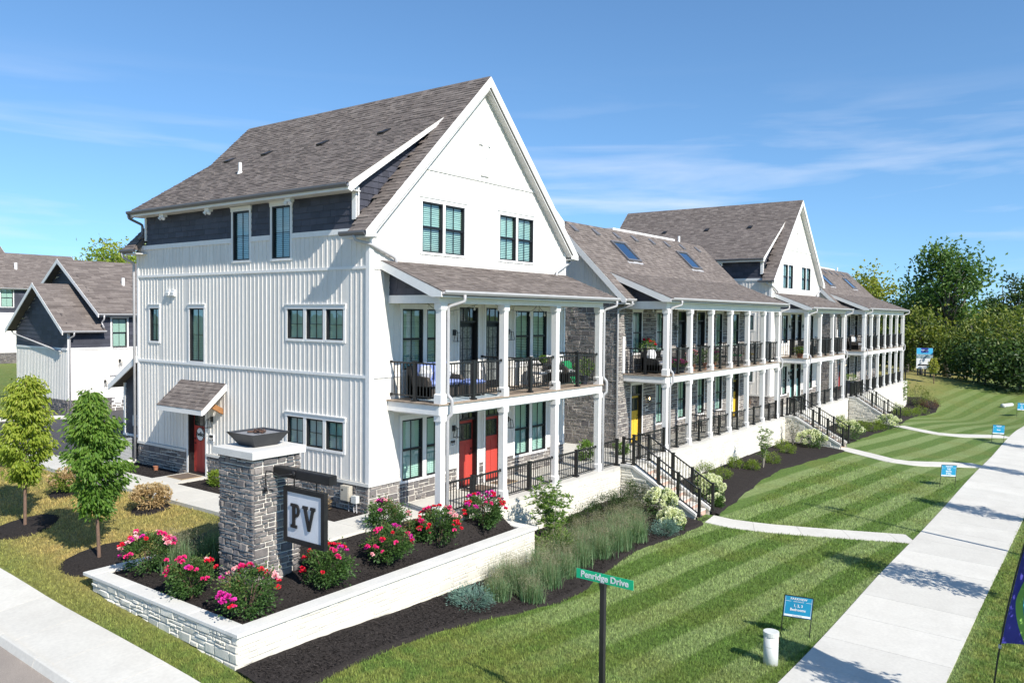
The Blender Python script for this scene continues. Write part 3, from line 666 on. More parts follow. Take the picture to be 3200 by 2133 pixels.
# ---------------------------------------------------------------- gable townhouse
def gable_house(loc, label, group):
    H = thing('townhouse', label, 'house', loc, 0, group); S = {}
    FL = Fr((0,12.05,0),(0,-1,0),Z3,(-1,0,0)); FF = Fr((0,0,0),(1,0,0),Z3,(0,-1,0)); Y = 12.05
    m = MB(); m.prism([(.2,-.9),(9.55,-.9),(9.55,8.1),(4.875,12.6),(.2,8.1)],'y',.2,11.85); m.build('core_wall', inside, H)
    m = MB(); m.box(.2,9.75,11.86,12.05,-.3,7.9); m.box(9.56,9.75,.021,11.85,-.3,7.9); sw = m.build('siding_wall', siding, H)
    lw = [(10.62,11.20,4.43,5.59,'cross'),(7.86,8.69,3.82,5.59,'cross'),(5.35,6.21,7.10,8.64,'cross'),(3.35,4.22,7.09,8.66,'cross')]
    lw += [(a,b,4.70,5.58,'cross') for a,b in ((2.75,3.49),(1.88,2.62),(1.02,1.75))]+[(a,b,1.56,2.39,'cross') for a,b in ((2.75,3.49),(1.88,2.62),(1.02,1.75))]
    ops = [op(Y-b,Y-a,c,d) for a,b,c,d,s in lw]+[(Y-8.92,Y-7.68,-1,2.42)]
    sb = S['board'] = []; st = S['stone'] = []; sk = S['shake'] = []
    # left cladding
    for v0, v1 in ((.80,3.68),(3.76,6.68),(6.76,7.66)): boards(sb, FL, .1, Y-.1, v0, v1, ops)
    stones(st, FL, 0, Y, -.12, .70, [(Y-8.92,Y-7.68,-1,2.42)])
    shakes(sk, FL, .65, Y-.62, 7.82, 8.92, ops=ops, course=.185)
    mo = None
    for fr, p, q, t in [(FL,p,q,.70) for p,q in cut([(.0,Y)],[(Y-8.92,Y-7.68)])]+[(FF,p,q,.70) for p,q in cut([(.013,9.74)],[(1.14,3.22),(3.65,4.75),(4.97,6.07),(6.57,8.65)])]+[(FF,p,q,.585) for p,q in ((1.141,3.219),(6.571,8.649))]:
        m = MB(); wbox(m,fr,p,q,-.15,t,-.05,.013); mo = m.build('stone_wall', mortar, H)
    tr = MB()
    def hband(fr, a, b, c, d, w1, o2=ops):
        for (p, q) in cut([(a,b)], [(o[0],o[1]) for o in o2 if o[2] < (c+d)/2 < o[3]]): wbox(tr,fr,p,q,c,d,-.01,w1)
    hband(FL,.1,Y-.1,3.68,3.76,.052); hband(FL,.1,Y-.1,6.68,6.76,.052); hband(FL,.05,Y-.3,7.66,7.81,.06)
    for fr, a, b in ((FL,-.004,.1),(FL,Y-.1,Y+.052),(FF,-.0,.1),(FF,9.65,9.754)): wbox(tr,fr,a,b,.79,7.66 if fr is FL else 7.75,-.02,.052 if fr is FL else .05)
    wbox(tr,FL,.65-.1,.65,7.98,8.9,-.02,.05); wbox(tr,FL,Y-.66,Y-.5,8.05,8.92,-.02,.05); tr.box(.0,.08,.50,.60,8.05,8.95)
    # front
    zt = lambda u: min(u,9.75-u)+8.09-.24
    fw = []
    for a,b in ((1.24,2.10),(2.26,3.12),(6.67,7.53),(7.69,8.55)): fw += [(a,b,.66,2.41),(a,b,3.86,5.60)]
    fw += [(a,b,7.28,8.75) for a,b in ((2.04,2.94),(3.05,3.95),(5.75,6.65),(6.76,7.66))]
    drs = [(3.74,4.66),(5.06,5.98)]
    opf = [op(*q) for q in fw]+[(a-.09,b+.09,-1,2.75) for a,b in drs]+[(a-.09,b+.09,3.0,5.80) for a,b in drs]
    for v0, v1 in ((.80,3.68),(3.76,6.68),(6.76,9.70),(9.78,14)): boards(sb, FF, .1, 9.65, v0, (lambda u, v1=v1: min(v1, zt(u))), opf, marks=(4.875,))
    stones(st, FF, 0, 9.75, -.12, .70, opf)
    for a,b,c,d in ((.1,9.65,3.68,3.76),(.1,9.65,6.68,6.76),(1.9,7.85,9.70,9.78)): hband(FF,a,b,c,d,.05,opf)
    wbox(tr,FF,4.80,5.08,9.95,10.85,.02,.06); wbox(tr,FF,4.66,5.22,10.85,10.95,.02,.07); wbox(tr,FF,4.74,5.14,9.88,9.95,.02,.07)
    for k in range(9): wbox(tr,FF,4.83,5.05,10.0+k*.09,10.05+k*.09,.06,.075)
    tr.build('trim_boards', white, H)
    for fr, a, b, oo in ((FL,-.0,Y+.06,ops),(FF,-.0,9.75,opf)):
        for (p, q) in cut([(a,b)], [(o[0],o[1]) for o in oo if o[2] < .74 < o[3]]): cp = MB(); wbox(cp,fr,p,q,.70,.79,-.02,.075); cp.build('sill_course', capstone, H)
    
    for a,b,c,d,s in lw: window(H, FL, Y-b, Y-a, c, d, s, shade=1. if b-a < .77 else .5, nb=[(Y-q[1],Y-q[0],q[2]) for q in lw])
    for a,b,c,d in fw: window(H, FF, a, b, c, d, 'hung', shade=1. if c < 1 else rnd.choice((.2,.5)), nb=fw)
    for a,b in drs:
        door(H, FF, a, b, 0.02, 2.66, red_door, transom=.48, swing=-1 if a > 4.8 else 1); door(H, FF, a, b, 3.065, 5.68, black_door, 'grid', .42, name='balcony_door')
    door(H, FL, Y-8.80, Y-7.78, 0.02, 2.32, red_door, transom=0, swing=-1, name='side_door', rec=.16)
    for u, v in ((3.5,4.9),(6.25,4.9),(3.5,1.95),(6.25,1.95)): lamp(H, FF, u, v)
    plaque(H, FF, 3.44, 1.50, '8465', .2, .15); lamp(H, FL, Y-7.4, 1.95); plaque(H, FL, Y-7.42, 1.33, '8467', .2, .17)
    # roofs
    a = 4.875
    m = MB()
    for sgn in (-1,1):
        X = lambda x: x if sgn < 0 else 9.75-x
        m.prism([(X(3.2),11.27),(X(a),12.94),(X(a),12.72),(X(3.2),11.05)],'y',.45,11.65)
        for y0, y1 in ((-.27,.45),(11.65,12.32)): m.prism([(X(-.42),7.65),(X(a),12.94),(X(a),12.72),(X(-.2),7.65)],'y',y0,y1)
    rf = m.build('roof', shingle_m, H)
    rf2 = MB()
    for sgn in (-1,1):
        X = lambda x: x if sgn < 0 else 9.75-x
        rf2.prism([(X(-.45),8.985),(X(3.62),11.665),(X(3.30),11.32),(X(-.43),8.83)],'y',.38,11.72)
    dr = rf2.build('dormer_roof', shingle_m, H)
    sh = S['shingle'] = []
    frm = Fr((-.44,12.34,7.66),(0,-1,0),(1,0,1),(-1,0,1)); q2 = math.sqrt(2)
    def keepm(u, v):
        x = -.44+v/q2; y = 12.34-u
        return not (.42 < y < 11.68 and x < 3.5)
    shingles(sh, frm, 5.31*q2, lambda v: -.01, lambda v: 12.64, keepm)
    frd = Fr((-.48,11.75,8.98),(0,-1,0),(4.07,0,2.68),(-2.68,0,4.07)); shingles(sh, frd, 4.86, lambda v: -.01, lambda v: 11.42)
    m = MB()
    for k in range(44): y = -.28+k*.287; m.prism([(a-.13,12.86),(a,13.0),(a+.13,12.86),(a+.13,12.83),(a-.13,12.83)],'y',y,min(y+.30,12.33),rnd.random())
    m.build('ridge_cap', shingle_m, rf)
    # dormer cheeks, rake boards, soffits
    ck = Fr((0,.62,0),(1,0,0),Z3,(0,-1,0)); zd = lambda x: 9.0+.658*(x+.45)-.17
    for sgn in (1,-1):
        X = lambda x: x if sgn < 0 else 9.75-x
        m = MB(); m.prism([(X(.02),8.0),(X(.02),zd(0)),(X(3.35),zd(3.35))],'y',.62,.9); m.prism([(X(.02),8.0),(X(.02),zd(0)),(X(3.35),zd(3.35))],'y',11.1,11.4)
        m.box(*sorted((X(.12),X(.3))),.9,11.1,7.8,8.95)
        dw = m.build('dormer_wall', dark_sid, H)
    shakes(sk, ck, .08, 3.4, 8.09, 11.4, top=zd, drop=lambda u, v: v+.09 > u+8.06, course=.185, wid=.26)
    for sgn in (-1,1):
        X = lambda x: x if sgn < 0 else 9.75-x
        for y0 in (.33,11.735):
            m = MB(); m.prism([(X(-.47),8.97),(X(3.56),11.62),(X(3.30),11.32),(X(.0),9.05),(X(-.35),8.76),(X(-.47),8.80)],'y',y0,y0+.045); m.build('rake_board', white, H)
        m = MB(); m.box(*sorted((X(-.43),X(.02))),.38,11.73,8.80,8.825); m.build('soffit', soffit_m, H)
        m = MB(); m.box(*sorted((X(-.455),X(-.43))),.36,11.74,8.80,8.96); m.build('fascia', white, H)
        gutter(H,(X(-.456),.32,8.985),(X(-.456),11.8,8.985),(sgn,0,0),gutter_d)
        # main rake, front and back
        for y0 in (-.32,12.325):
            m = MB(); m.prism([(X(-.44),7.66),(X(a),12.975),(X(a),12.66),(X(.06),7.845),(X(-.12),7.66)],'y',y0,y0+.045); m.prism([(X(-.44),7.665),(X(-.10),7.665),(X(.02),7.54),(X(-.44),7.50)],'y',y0+.001,y0+.044); m.build('rake_board', white, H)
        m = MB(); p = [(X(-.1),7.62),(X(a),12.60),(X(a),12.57),(X(-.07),7.59)]; m.prism(p,'y',-.27,.0); m.build('soffit', soffit_m, H)
        m = MB(); m.box(*sorted((X(-.42),X(.0))),-.27,.6,7.5,7.53); m.box(*sorted((X(-.42),X(.0))),11.4,12.3,7.5,7.53); m.build('soffit', soffit_m, H)
        for y0, y1 in ((-.33,.66),(11.42,12.34)): gutter(H,(X(-.43),y0,7.66),(X(-.43),y1,7.66),(sgn,0,0),gutter_d)
    downspout(H,[(-.47,.12,7.56),(-.45,.08,7.42),(-.08,-.10,7.34),(.85,-.12,7.02),(.93,-.14,6.72)]); downspout(H,[(10.15,.12,7.56),(10.05,-.05,7.42),(9.55,-.12,7.25),(9.05,-.12,7.02),(8.95,-.14,6.72)])
    downspout(H,[(-.52,11.72,8.88),(-.5,11.72,8.75),(-.07,11.6,8.55),(-.07,11.6,8.2),(-.2,11.6,8.05)], gutter_d); downspout(H,[(-.5,12.2,7.55),(-.48,12.2,7.4),(-.1,12.15,7.2),(-.1,12.15,.1)], gutter_m)
    nd = Vector((-2.68,0,4.07)).normalized()
    for x, y in ((2.86,10.65),(2.88,8.4),(2.88,5.35),(2.9,2.43)):
        z = 8.985+.6585*(x+.45)+.02; m = MB(); m.hexa([(x-.16,y-.14,z-.115),(x+.16,y-.14,z+.095),(x+.16,y+.14,z+.095),(x-.16,y+.14,z-.115),(x-.2,y-.14,z-.03),(x+.16,y-.14,z+.14),(x+.16,y+.14,z+.14),(x-.2,y+.14,z-.03)]); m.build('roof_vent', black, H)
    m = MB(); m.tube([(1.44,7.96,10.1),(1.44,7.96,10.62)],.055,10); m.tube([(1.44,7.96,10.12),(1.44,7.96,10.32)],[.13,.07],10); m.build('vent_pipe', white, H)
    for y in (7.2,3.1,9.9): m = MB(); m.box(-.34,-.18,y-.12,y+.12,8.70,8.80); m.tube([(-.28,y-.08,8.70),(-.34,y-.13,8.63)],[.05,.065],8); m.tube([(-.28,y+.08,8.70),(-.34,y+.13,8.63)],[.05,.065],8); m.build('flood_light', white, H)
    for y in (9.95,9.65): m = MB(); m.box(-.09,-.02,y-.11,y+.11,6.0,6.22); m.box(-.12,-.09,y-.09,y+.09,6.03,6.07); m.box(-.12,-.09,y-.09,y+.09,6.1,6.14); m.build('wall_vent', white, H)
    m = MB(); m.box(-.12,-.02,9.25,9.45,2.75,3.05); m.build('wall_vent', white, H)
    porch(H,.67,9.24,(.74,3.52,6.28,9.02),6.95,-.01,6.08,.40,9.72,S)
    railing(H,(4.86,-.05),(4.86,-1.84),3.062,3.062,h=1.03,low=.13)
    for aa, bb in ((.93,3.52),(3.71,6.28),(6.47,9.02)): railing(H,(aa,-1.85),(bb,-1.85),0,0,posts=[(bb-aa)/2],h=.84,low=.08)
    spout_run(H,.98,6.08); spout_run(H,9.26,6.08,1,-1.15)
    # awning over the side door
    m = MB(); m.prism([(0.,3.17),(-.88,2.38),(-.88,2.30),(0.,3.07)],'y',6.66,9.22); aw = m.build('door_awning', shingle_m, H)
    L = []; shingles(L, Fr((-.90,9.24,2.365),(0,-1,0),(.9,0,.81),(-.81,0,.9)), 1.19, lambda v: 0, lambda v: 2.60); pieces('shingle', aw, L, shingle_m, loc, 90)
    m = MB(); m.box(-.90,-.86,6.62,9.26,2.20,2.36); m.prism([(-.005,3.16),(-.87,2.37),(-.84,2.21),(-.005,2.95)],'y',6.60,6.64); m.prism([(-.005,3.16),(-.87,2.37),(-.84,2.21),(-.005,2.95)],'y',9.24,9.28); m.prism([(-.02,2.98),(-.84,2.24),(-.84,2.22),(-.02,2.95)],'y',6.66,9.22); m.build('awning_fascia', white, aw)
    for y in (6.85,9.0): m = MB(); m.prism([(-.02,2.15),(-.02,2.34),(-.50,2.62),(-.62,2.50)],'y',y-.06,y+.06); m.build('bracket', cedar, aw)
    # wing behind
    WF = Fr((.35,14.6,0),(0,-1,0),Z3,(-1,0,0)); m = MB(); m.prism([(12.06,-.5),(13.7,-.5),(13.7,2.8),(12.06,3.75)],'x',.37,6); m.build('wing_wall', dark_sid, H)
    m = MB(); m.prism([(12.06,3.9),(14.1,2.72),(14.1,2.58),(12.06,3.72)],'x',-.05,6.3); m.build('wing_roof', shingle_m, H)
    m = MB(); m.prism([(12.06,3.88),(14.12,2.70),(14.12,2.50),(12.06,3.62)],'x',-.09,-.051); m.box(.3,.42,13.62,13.72,.88,2.78); m.box(.27,.40,12.06,13.72,.80,.88); m.build('wing_trim', white, H)
    stones(st, Fr((.36,13.7,0),(0,-1,0),Z3,(-1,0,0)), 0, 1.64, -.2, .8); shakes(sk, Fr((.36,13.7,0),(0,-1,0),Z3,(-1,0,0)), .1, 1.64, .88, 3.7, top=lambda u: 2.75+u*.57)
    m = MB(); wbox(m,Fr((.36,13.7,0),(0,-1,0),Z3,(-1,0,0)),.7,.95,1.2,1.6,.0,.09); m.build('meter_box', white, H)
    finish(H, S, loc, rf, dict(board=sw, stone=mo, shake=dw))
    return H
def finish(H, S, loc, rf, par):
    for key, nm, mat, lim in (('board','siding_board',siding,300),('stone','stone',stone_m,300),('shake','siding_shingle',dark_sid,200)):
        if S.get(key): pieces(nm, par[key], S[key], mat, loc, lim)
    pieces('shingle', rf, S['shingle'], shingle_m, loc, 220); pieces('shingle', rf, S['shingle_p'], shingle_m, loc, 80, 'porch_shingles')
B1 = gable_house((0,0,0), 'tall white gabled townhouse with two red front doors under a balcony', 'townhouses in the row')
# ---------------------------------------------------------------- stone house
def stone_house(loc, label, group):
    H = thing('stone_house', label, 'house', loc, 0, group); S = {}; W = 14.5
    FF = Fr((0,0,0),(1,0,0),Z3,(0,-1,0)); FL = Fr((0,12,0),(0,-1,0),Z3,(-1,0,0))
    m = MB(); m.prism([(.2,-.9),(.2,6.9),(2.85,9.25),(11.8,8.6),(11.8,-.9)],'x',.2,W-.2); m.build('core_wall', inside, H)
    m = MB(); m.box(W-.19,W,.04,12,-.3,6.4); m.box(0.02,W,11.81,12,-.3,8.5); sw = m.build('siding_wall', siding, H)
    X = 13.7
    upw = [(15.06-X,15.86-X),(17.30-X,18.05-X),(24.02-X,24.86-X),(26.42-X,27.18-X)]; lww = [(17.32-X,18.1-X),(19.6-X,20.45-X),(21.85-X,22.65-X),(24.08-X,24.95-X)]
    upd = [(19.48-X,20.40-X),(21.68-X,22.62-X)]; lwd = [(15.0-X,15.98-X),(26.5-X,27.35-X)]
    c = .06; ops = [op(a,b,3.88,5.62,c) for a,b in upw]+[op(a,b,.66,2.42,c) for a,b in lww]+[(a-.07,b+.07,3.0,5.8) for a,b in upd]+[(a-.07,b+.07,-1,2.62) for a,b in lwd]
    st = S['stone'] = []; sb = S['board'] = []
    stones(st, FF, 0, W, -.12, 6.1, ops); stones(st, FL, 8.6, 12.03, -.12, 6.05)
    stones(st, Fr((0,12,0),(0,-1,0),Z3,(-1,0,0)), 11.9, 12.0, 6.0, 6.1)
    m = MB()
    for (a,b) in cut([(.03,W)],[]):
        xs_ = sorted({.03,W}|{e for o in ops for e in o[:2]})
        for p, q in zip(xs_, xs_[1:]):
            for (v0,v1) in cut([(-.15,6.1)],[(o[2],o[3]) for o in ops if o[0] < (p+q)/2 < o[1]]): wbox(m,FF,p,q,v0,v1,-.08,.013)
    wbox(m,FL,0,12.0,-.15,6.08,-.05,.013); mo = m.build('stone_wall', mortar, H)
    boards(sb, FL, 4, 11.95, 6.1, lambda u: min(6.5+.97*(12-u), 9.3))
    for a,b in upw: window(H, FF, a, b, 3.88, 5.62, 'hung', c, .1, shade=rnd.choice((.2,.6,1.)))
    for a,b in lww: window(H, FF, a, b, .66, 2.42, 'hung', c, .1, shade=rnd.choice((.1,.3)))
    for a,b in upd: door(H, FF, a, b, 3.065, 5.70, black_door, 'grid', .42, .07, name='balcony_door')
    for a,b in lwd: door(H, FF, a, b, .02, 2.52, yellow_door, transom=.42, cas=.07)
    lamp(H, FF, 16.42-X, 1.95, True); plaque(H, FF, 16.38-X, 1.42, '8463', .18, .15); lamp(H, FF, 19.2-X, 4.95); lamp(H, FF, 22.95-X, 4.95); lamp(H, FF, 26.1-X, 1.95)
    m = MB(); m.prism([(-.6,6.17),(2.85,9.52),(2.85,9.35),(-.42,6.1)],'x',-.33,W+.33); m.prism([(2.86,9.50),(12.2,8.9),(12.2,8.7),(2.86,9.3)],'x',-.33,W+.33); rf = m.build('roof', shingle_m, H)
    sh = S['shingle'] = []
    fr = Fr((-.35,-.62,6.17),(1,0,0),(0,3.47,3.37),(0,-3.37,3.47))
    shingles(sh, fr, 4.82, lambda v: -.01, lambda v: W+.72, lambda u, v: not (u > .85 and v < 1.45))
    m = MB()
    for k in range(50): x = -.35+k*.304; m.prism([(2.72,9.44),(2.85,9.56),(2.98,9.49),(2.98,9.45),(2.72,9.40)],'x',x,min(x+.31,W+.35),rnd.random())
    m.build('ridge_cap', shingle_m, rf)
    m = MB(); m.box(5.6,12.6,3.4,3.46,9.40,9.78); m.box(5.6,12.6,3.46,9,9.72,9.78); m.build('rear_parapet', white, H)
    m = MB(); m.tube([(12.7,3.2,9.4),(12.7,3.2,9.95)],.06,8); m.build('vent_pipe', white, H)
    for x in (14.3,16.13,18.02,19.81,21.67,23.39,25.28,27.29):
        x -= X; y = 2.5; z = 6.78+.97*y+.0; m = MB(); m.hexa([(x-.15,y-.16,z-.17),(x+.15,y-.16,z-.17),(x+.15,y+.16,z+.13),(x-.15,y+.16,z+.13),(x-.15,y-.2,z-.08),(x+.15,y-.2,z-.08),(x+.15,y+.14,z+.19),(x-.15,y+.14,z+.19)]); m.build('roof_vent', gutter_d, H)
    fs = Fr((0,0,6.75),(1,0,0),(0,3.47,3.37),(0,-3.37,3.47))
    for a in (16.75,23.62):
        a -= X; m = MB(); b = a+1.3; v0, v1 = 1.66, 2.98
        for (p,q,r,s) in ((a,a+.08,v0,v1),(b-.08,b,v0,v1),(a+.08,b-.08,v0,v0+.08),(a+.08,b-.08,v1-.08,v1)): wbox(m,fs,p,q,r,s,-.02,.12)
        o = m.build('skylight', gutter_d, H); m = MB(); wbox(m,fs,a+.08,b-.08,v0+.08,v1-.08,.06,.08); m.build('skylight_pane', glass2, o)
        m = MB(); wbox(m,fs,a-.06,b+.06,v0-.14,v0-.004,.02,.035); m.build('flashing', gutter_m, o)
    for xx in (-.37,W+.33):
        m = MB(); m.prism([(-.62,6.16),(2.86,9.54),(12.2,8.93),(12.2,8.68),(2.86,9.22),(-.45,6.0),(-.62,6.0)],'x',xx,xx+.045); m.build('rake_board', white, H)
    m = MB(); m.prism([(-.55,6.02),(2.85,9.28),(2.85,9.25),(-.52,5.99)],'x',-.325,-.01); m.build('soffit', soffit_m, H); gutter(H,(-.36,-.60,6.16),(.42,-.60,6.16),(0,-1,0),gutter_m)
    m = MB(); m.box(-.3,.42,-.58,-.05,5.94,5.99); m.build('soffit', soffit_m, H)
    cols = [.68+2.27*k for k in range(7)]
    porch(H,.58,14.52,cols,7.32,.56,6.2,.32,14.78,S)
    for k in (2,4): railing(H,(cols[k]+.95,-.05),(cols[k]+.95,-1.84),3.062,3.062,h=1.03,low=.13)
    for a,b in zip(cols,cols[1:]): railing(H,(a+.19,-1.85),(b,-1.85),0,0,posts=[(b-a-.19)/2],h=.84,low=.08)
    railing(H,(cols[2]+1.0,-.6),(cols[2]+1.0,-1.84),0,0,h=.84,low=.08); railing(H,(cols[3]+.95,-.05),(cols[3]+.95,-1.84),0,0,h=.84,low=.08)
    spout_run(H,.92,6.2); spout_run(H,14.5,6.2,1,-1.38)
    downspout(H,[(.1,-.66,6.06),(.1,-.66,5.9),(-.03,-.08,5.72),(-.03,-.08,.02)])
    m = MB(); m.box(.45,.62,-.08,-.02,3.1,4.6); m.build('trim_boards', white, H)
    finish(H, S, loc, rf, dict(board=sw, stone=mo))
    return H
B2 = stone_house((13.7,0,0), 'grey stone house with yellow doors and skylights between two white gables', 'stone houses in the row')
B3 = copy_tree(B1); B3.location = (32.4,0,0); B3['label'] = 'white gabled townhouse with pale teal front doors, farther along the row'
B4 = copy_tree(B2); B4.location = (13.7+32.7,0,0); B4['label'] = 'grey stone house with red doors at the far end of the row'
for o in walk(B3):
    if o.type == 'MESH' and o.data.name.startswith('front_door'): setmat(o, teal_door)
    if o.type == 'MESH' and o.data.name.startswith('door_panel') and o.parent.data.name.startswith('front_door'): setmat(o, teal_door)
for o in walk(B4):
    if o.type == 'MESH' and (o.data.name.startswith('front_door') or (o.data.name.startswith('door_panel') and o.parent.data.name.startswith('front_door'))): setmat(o, red_door)
# ---------------------------------------------------------------- patio, retaining walls, stairs
def patio(x0, x1, y1=-.02, y0=-2.07):
    m = MB(); m.box(x0,x1,y0+.03,y1,-3.2,-.15); m.box(x0,x1,y0,y1,-.15,-.012); o = m.build('patio', concrete, None, False, 'structure')
    n = max(1,round((x1-x0)/2.27)); w = (x1-x0)/n
    for k in range(n):
        s = MB(); s.box(x0+k*w+.004,x0+(k+1)*w-.004,y0-.02,y1,-.145,.0,rnd.random()); s.build('slab', concrete, o)
    return o
patio(.62,9.9); patio(9.91,14.2,4.0); patio(14.21,28.25); patio(28.26,32.9,4.0); patio(32.91,42.4); patio(42.41,47.0,4.0); patio(47.01,62.3)
def ret_wall(x0, x1, label, z0, y=-2.1, end=False):
    W = thing('retaining_wall', label, 'wall', (x0,y,z0), 0, 'cream retaining walls under the porches')
    fr = Fr((0,0,-z0),(1,0,0),Z3,(0,-1,0)); m = MB(); m.box(0,x1-x0,.0,.05,-.6,-z0-.146); b = m.build('wall_face', cream, W)
    L = []; stones(L, fr, 0, x1-x0, z0-.3, -.15, band=(.13,.22), wid=(.22,.62), depth=(.008,.02), gap=.008, rough=.003)
    if end:
        fe = Fr((x1-x0,0,-z0),(0,1,0),Z3,(1,0,0)); stones(L, fe, 0, 2.1, z0-.3, -.15, band=(.15,.25), wid=(.25,.6), depth=(.012,.03), gap=.01, rough=.004)
    pieces('stone', b, L, cream, (x0,y,z0), 300)
    return W
ret_wall(.66,10.38,'cream painted stone retaining wall under the patio with the red doors',-1.7)
ret_wall(11.78,28.95,'cream painted stone retaining wall under the patio with the yellow doors',-1.75)
ret_wall(30.42,42.2,'cream painted stone retaining wall under the patio with the teal doors',-1.9)
ret_wall(43.85,62.3,'cream painted stone retaining wall at the far end of the row',-2.9,end=True)
brick_m = mk('brick_riser', (.62,.40,.32), (.50,.33,.27), 12, .85)
def stairs(x, zb, label):
    """x = outer left side; flight runs to -y, nine risers"""
    T = thing('staircase', label, 'stairs', (x,-2.1,zb), 0, 'stairs down to the lawn'); n = 9; rise = -zb/n; y0 = -2.55+2.1; run = .29
    m = MB(); m.box(.22,1.2,y0,.02,-.2,-zb-.006); m.build('landing', concrete, T)
    for k in range(n-1):
        z = -zb-(k+1)*rise; ya = y0-k*run
        m = MB(); m.box(.22,1.2,ya-run-.02,ya,z-.045,z,rnd.random()); s = m.build('step', concrete, T)
        m = MB(); m.box(.22,1.2,ya-run,ya-.005,-.3,z-.046); m.build('riser', brick_m, s)
    yb = y0-(n-1)*run-.12
    for sx, out in ((0.,-1),(1.2,1)):
        sd = MB(); sd.prism([(.02,-.5),(.02,-zb+.0),(y0,-zb+.0),(yb,.12),(yb,-.5)],'x',sx+.02,sx+.2); w = sd.build('side_wall', cream, T)
        L = []; fr = Fr((sx+.015,0,0),(0,-1,0),Z3,(-1,0,0)) if out < 0 else Fr((sx+.205,0,0),(0,-1,0),Z3,(1,0,0))
        tp = lambda u: -zb-.02 if u < -y0 else -zb-.02-(u+y0)*(-zb-.12)/(y0-yb)
        stones(L, fr, 0, -yb, -.35, -zb, band=(.16,.27), wid=(.25,.55), depth=(.012,.035), gap=.012, top=tp, rough=.005); pieces('stone', w, L, cream, T.location, 120)
        c = MB(); c.prism([(.02,-zb+.002),(.02,-zb+.085),(y0-.02,-zb+.085),(yb-.04,.205),(yb-.04,.10),(y0,-zb+.002)],'x',sx-.03,sx+.25); c.build('coping', capstone, T)
        c = MB(); c.box(sx+.05,sx+.17,yb+.0,yb+.14,-.3,.1); c.build('foot_post', capstone, T)
    for sx in (.12,1.3):
        railing(T,(sx,-.04),(sx,y0),-zb+.085,-zb+.085,h=.9,low=.08,endpost=(True,True))
        railing(T,(sx,y0),(sx,yb-.1),-zb+.085,.10,h=.9,low=.08,posts=[1.0,1.75],endpost=(False,True))
    return T
st1 = stairs(10.4,-1.5,'concrete stairs with black railings beside the white hydrangea and clipped shrubs')
st2 = stairs(28.95,-1.42,'concrete stairs with black railings between the yellow and the teal doors')
st3 = stairs(42.45,-1.62,'concrete stairs with black railings at the far stone house')
for a, b, y, lb in ((9.28,10.45,-1.9,'between the last red-door porch column and the first stairs'),(11.75,14.3,-1.9,'between the first stairs and the yellow-door porch'),(27.9,29.0,-1.9,'between the yellow-door porch and the second stairs'),(30.3,33.1,-1.9,'between the second stairs and the teal-door porch'),(41.7,42.5,-1.9,'between the teal-door porch and the third stairs'),(43.8,47,-1.9,'between the third stairs and the farthest porch')):
    T = thing('patio_railing', 'short black patio railing '+lb, 'railing', (a,y,0), 0, 'short patio railings'); railing(T,(0,0),(b-a,0),0,0,h=.9,low=.08,endpost=(True,True))
T = thing('patio_railing', 'black patio railing at the end of the last retaining wall', 'railing', (62.2,-1.95,0)); railing(T,(0,0),(0,1.9),0,0,h=.9,low=.08,endpost=(True,True))
# ---------------------------------------------------------------- planter, pillar, hanging sign
PL = thing('raised_planter', 'long cream stone planter wall with pale coping around the rose bed', 'planter', (-6.45,-3.35,-1.3))
ox, oy, oz = 6.45, 3.35, 1.3
def psoil(x, y):
    if x > .6: s, a = min((x+6)/3.4,(y+3.05)/.95), .42
    else: s, a = min((x+6.1)/3.4,(y+3.05)/1.75), .52
    s = min(1,max(0,s)); s = s*s*(3-2*s); return -.60+a*s**1.5
m = MB(); a, b, t_ = .06, .30, -.62
m.box(.06,9.70,.06,.28,-.9,.70); m.box(.06,.28,.281,5.57,-.9,.70); m.box(.281,2.2,5.35,5.57,-.9,.70); m.box(9.48,9.70,.281,1.26,-1.0,.70)
pw = m.build('planter_wall', cream, PL)
L = []; L2 = []
stones(L, Fr((.06,.06,0),(1,0,0),Z3,(0,-1,0)), 0, 9.64, -.75, .70, band=(.12,.22), wid=(.22,.62), depth=(.008,.022), gap=.008, rough=.003)
stones(L, Fr((.06,5.57,0),(0,-1,0),Z3,(-1,0,0)), 0, 5.51, -.2, .70, band=(.12,.22), wid=(.18,.5), depth=(.02,.05), gap=.016, rough=.01)
stones(L, Fr((9.70,.06,0),(0,1,0),Z3,(1,0,0)), 0, 1.2, -.75, .70, band=(.12,.22), wid=(.22,.62), depth=(.008,.022), gap=.008, rough=.003)
pieces('stone', pw, L, cream, (-6.45,-3.35,-1.3), 300)
def cope(x0,x1,y0,y1):
    m = MB(); z0, z1 = .70, .77; c = .008
    m.hexa([(x0,y0,z0),(x1,y0,z0),(x1,y1,z0),(x0,y1,z0),(x0,y0,z1-c),(x1,y0,z1-c),(x1,y1,z1-c),(x0,y1,z1-c)],rnd.random()); m.hexa([(x0,y0,z1-c),(x1,y0,z1-c),(x1,y1,z1-c),(x0,y1,z1-c),(x0+c,y0+c,z1),(x1-c,y0+c,z1),(x1-c,y1-c,z1),(x0+c,y1-c,z1)],.5); m.build('coping', capstone, PL)
for k in range(6): cope(k*1.63+.002,(k+1)*1.63-.002,0,.38)
for k in range(4): cope(0,.38,.384+k*1.29,.384+(k+1)*1.29-.004)
cope(.0,1.1,5.55,5.93); cope(1.104,2.2,5.55,5.93); cope(9.40,9.78,.384,1.25)
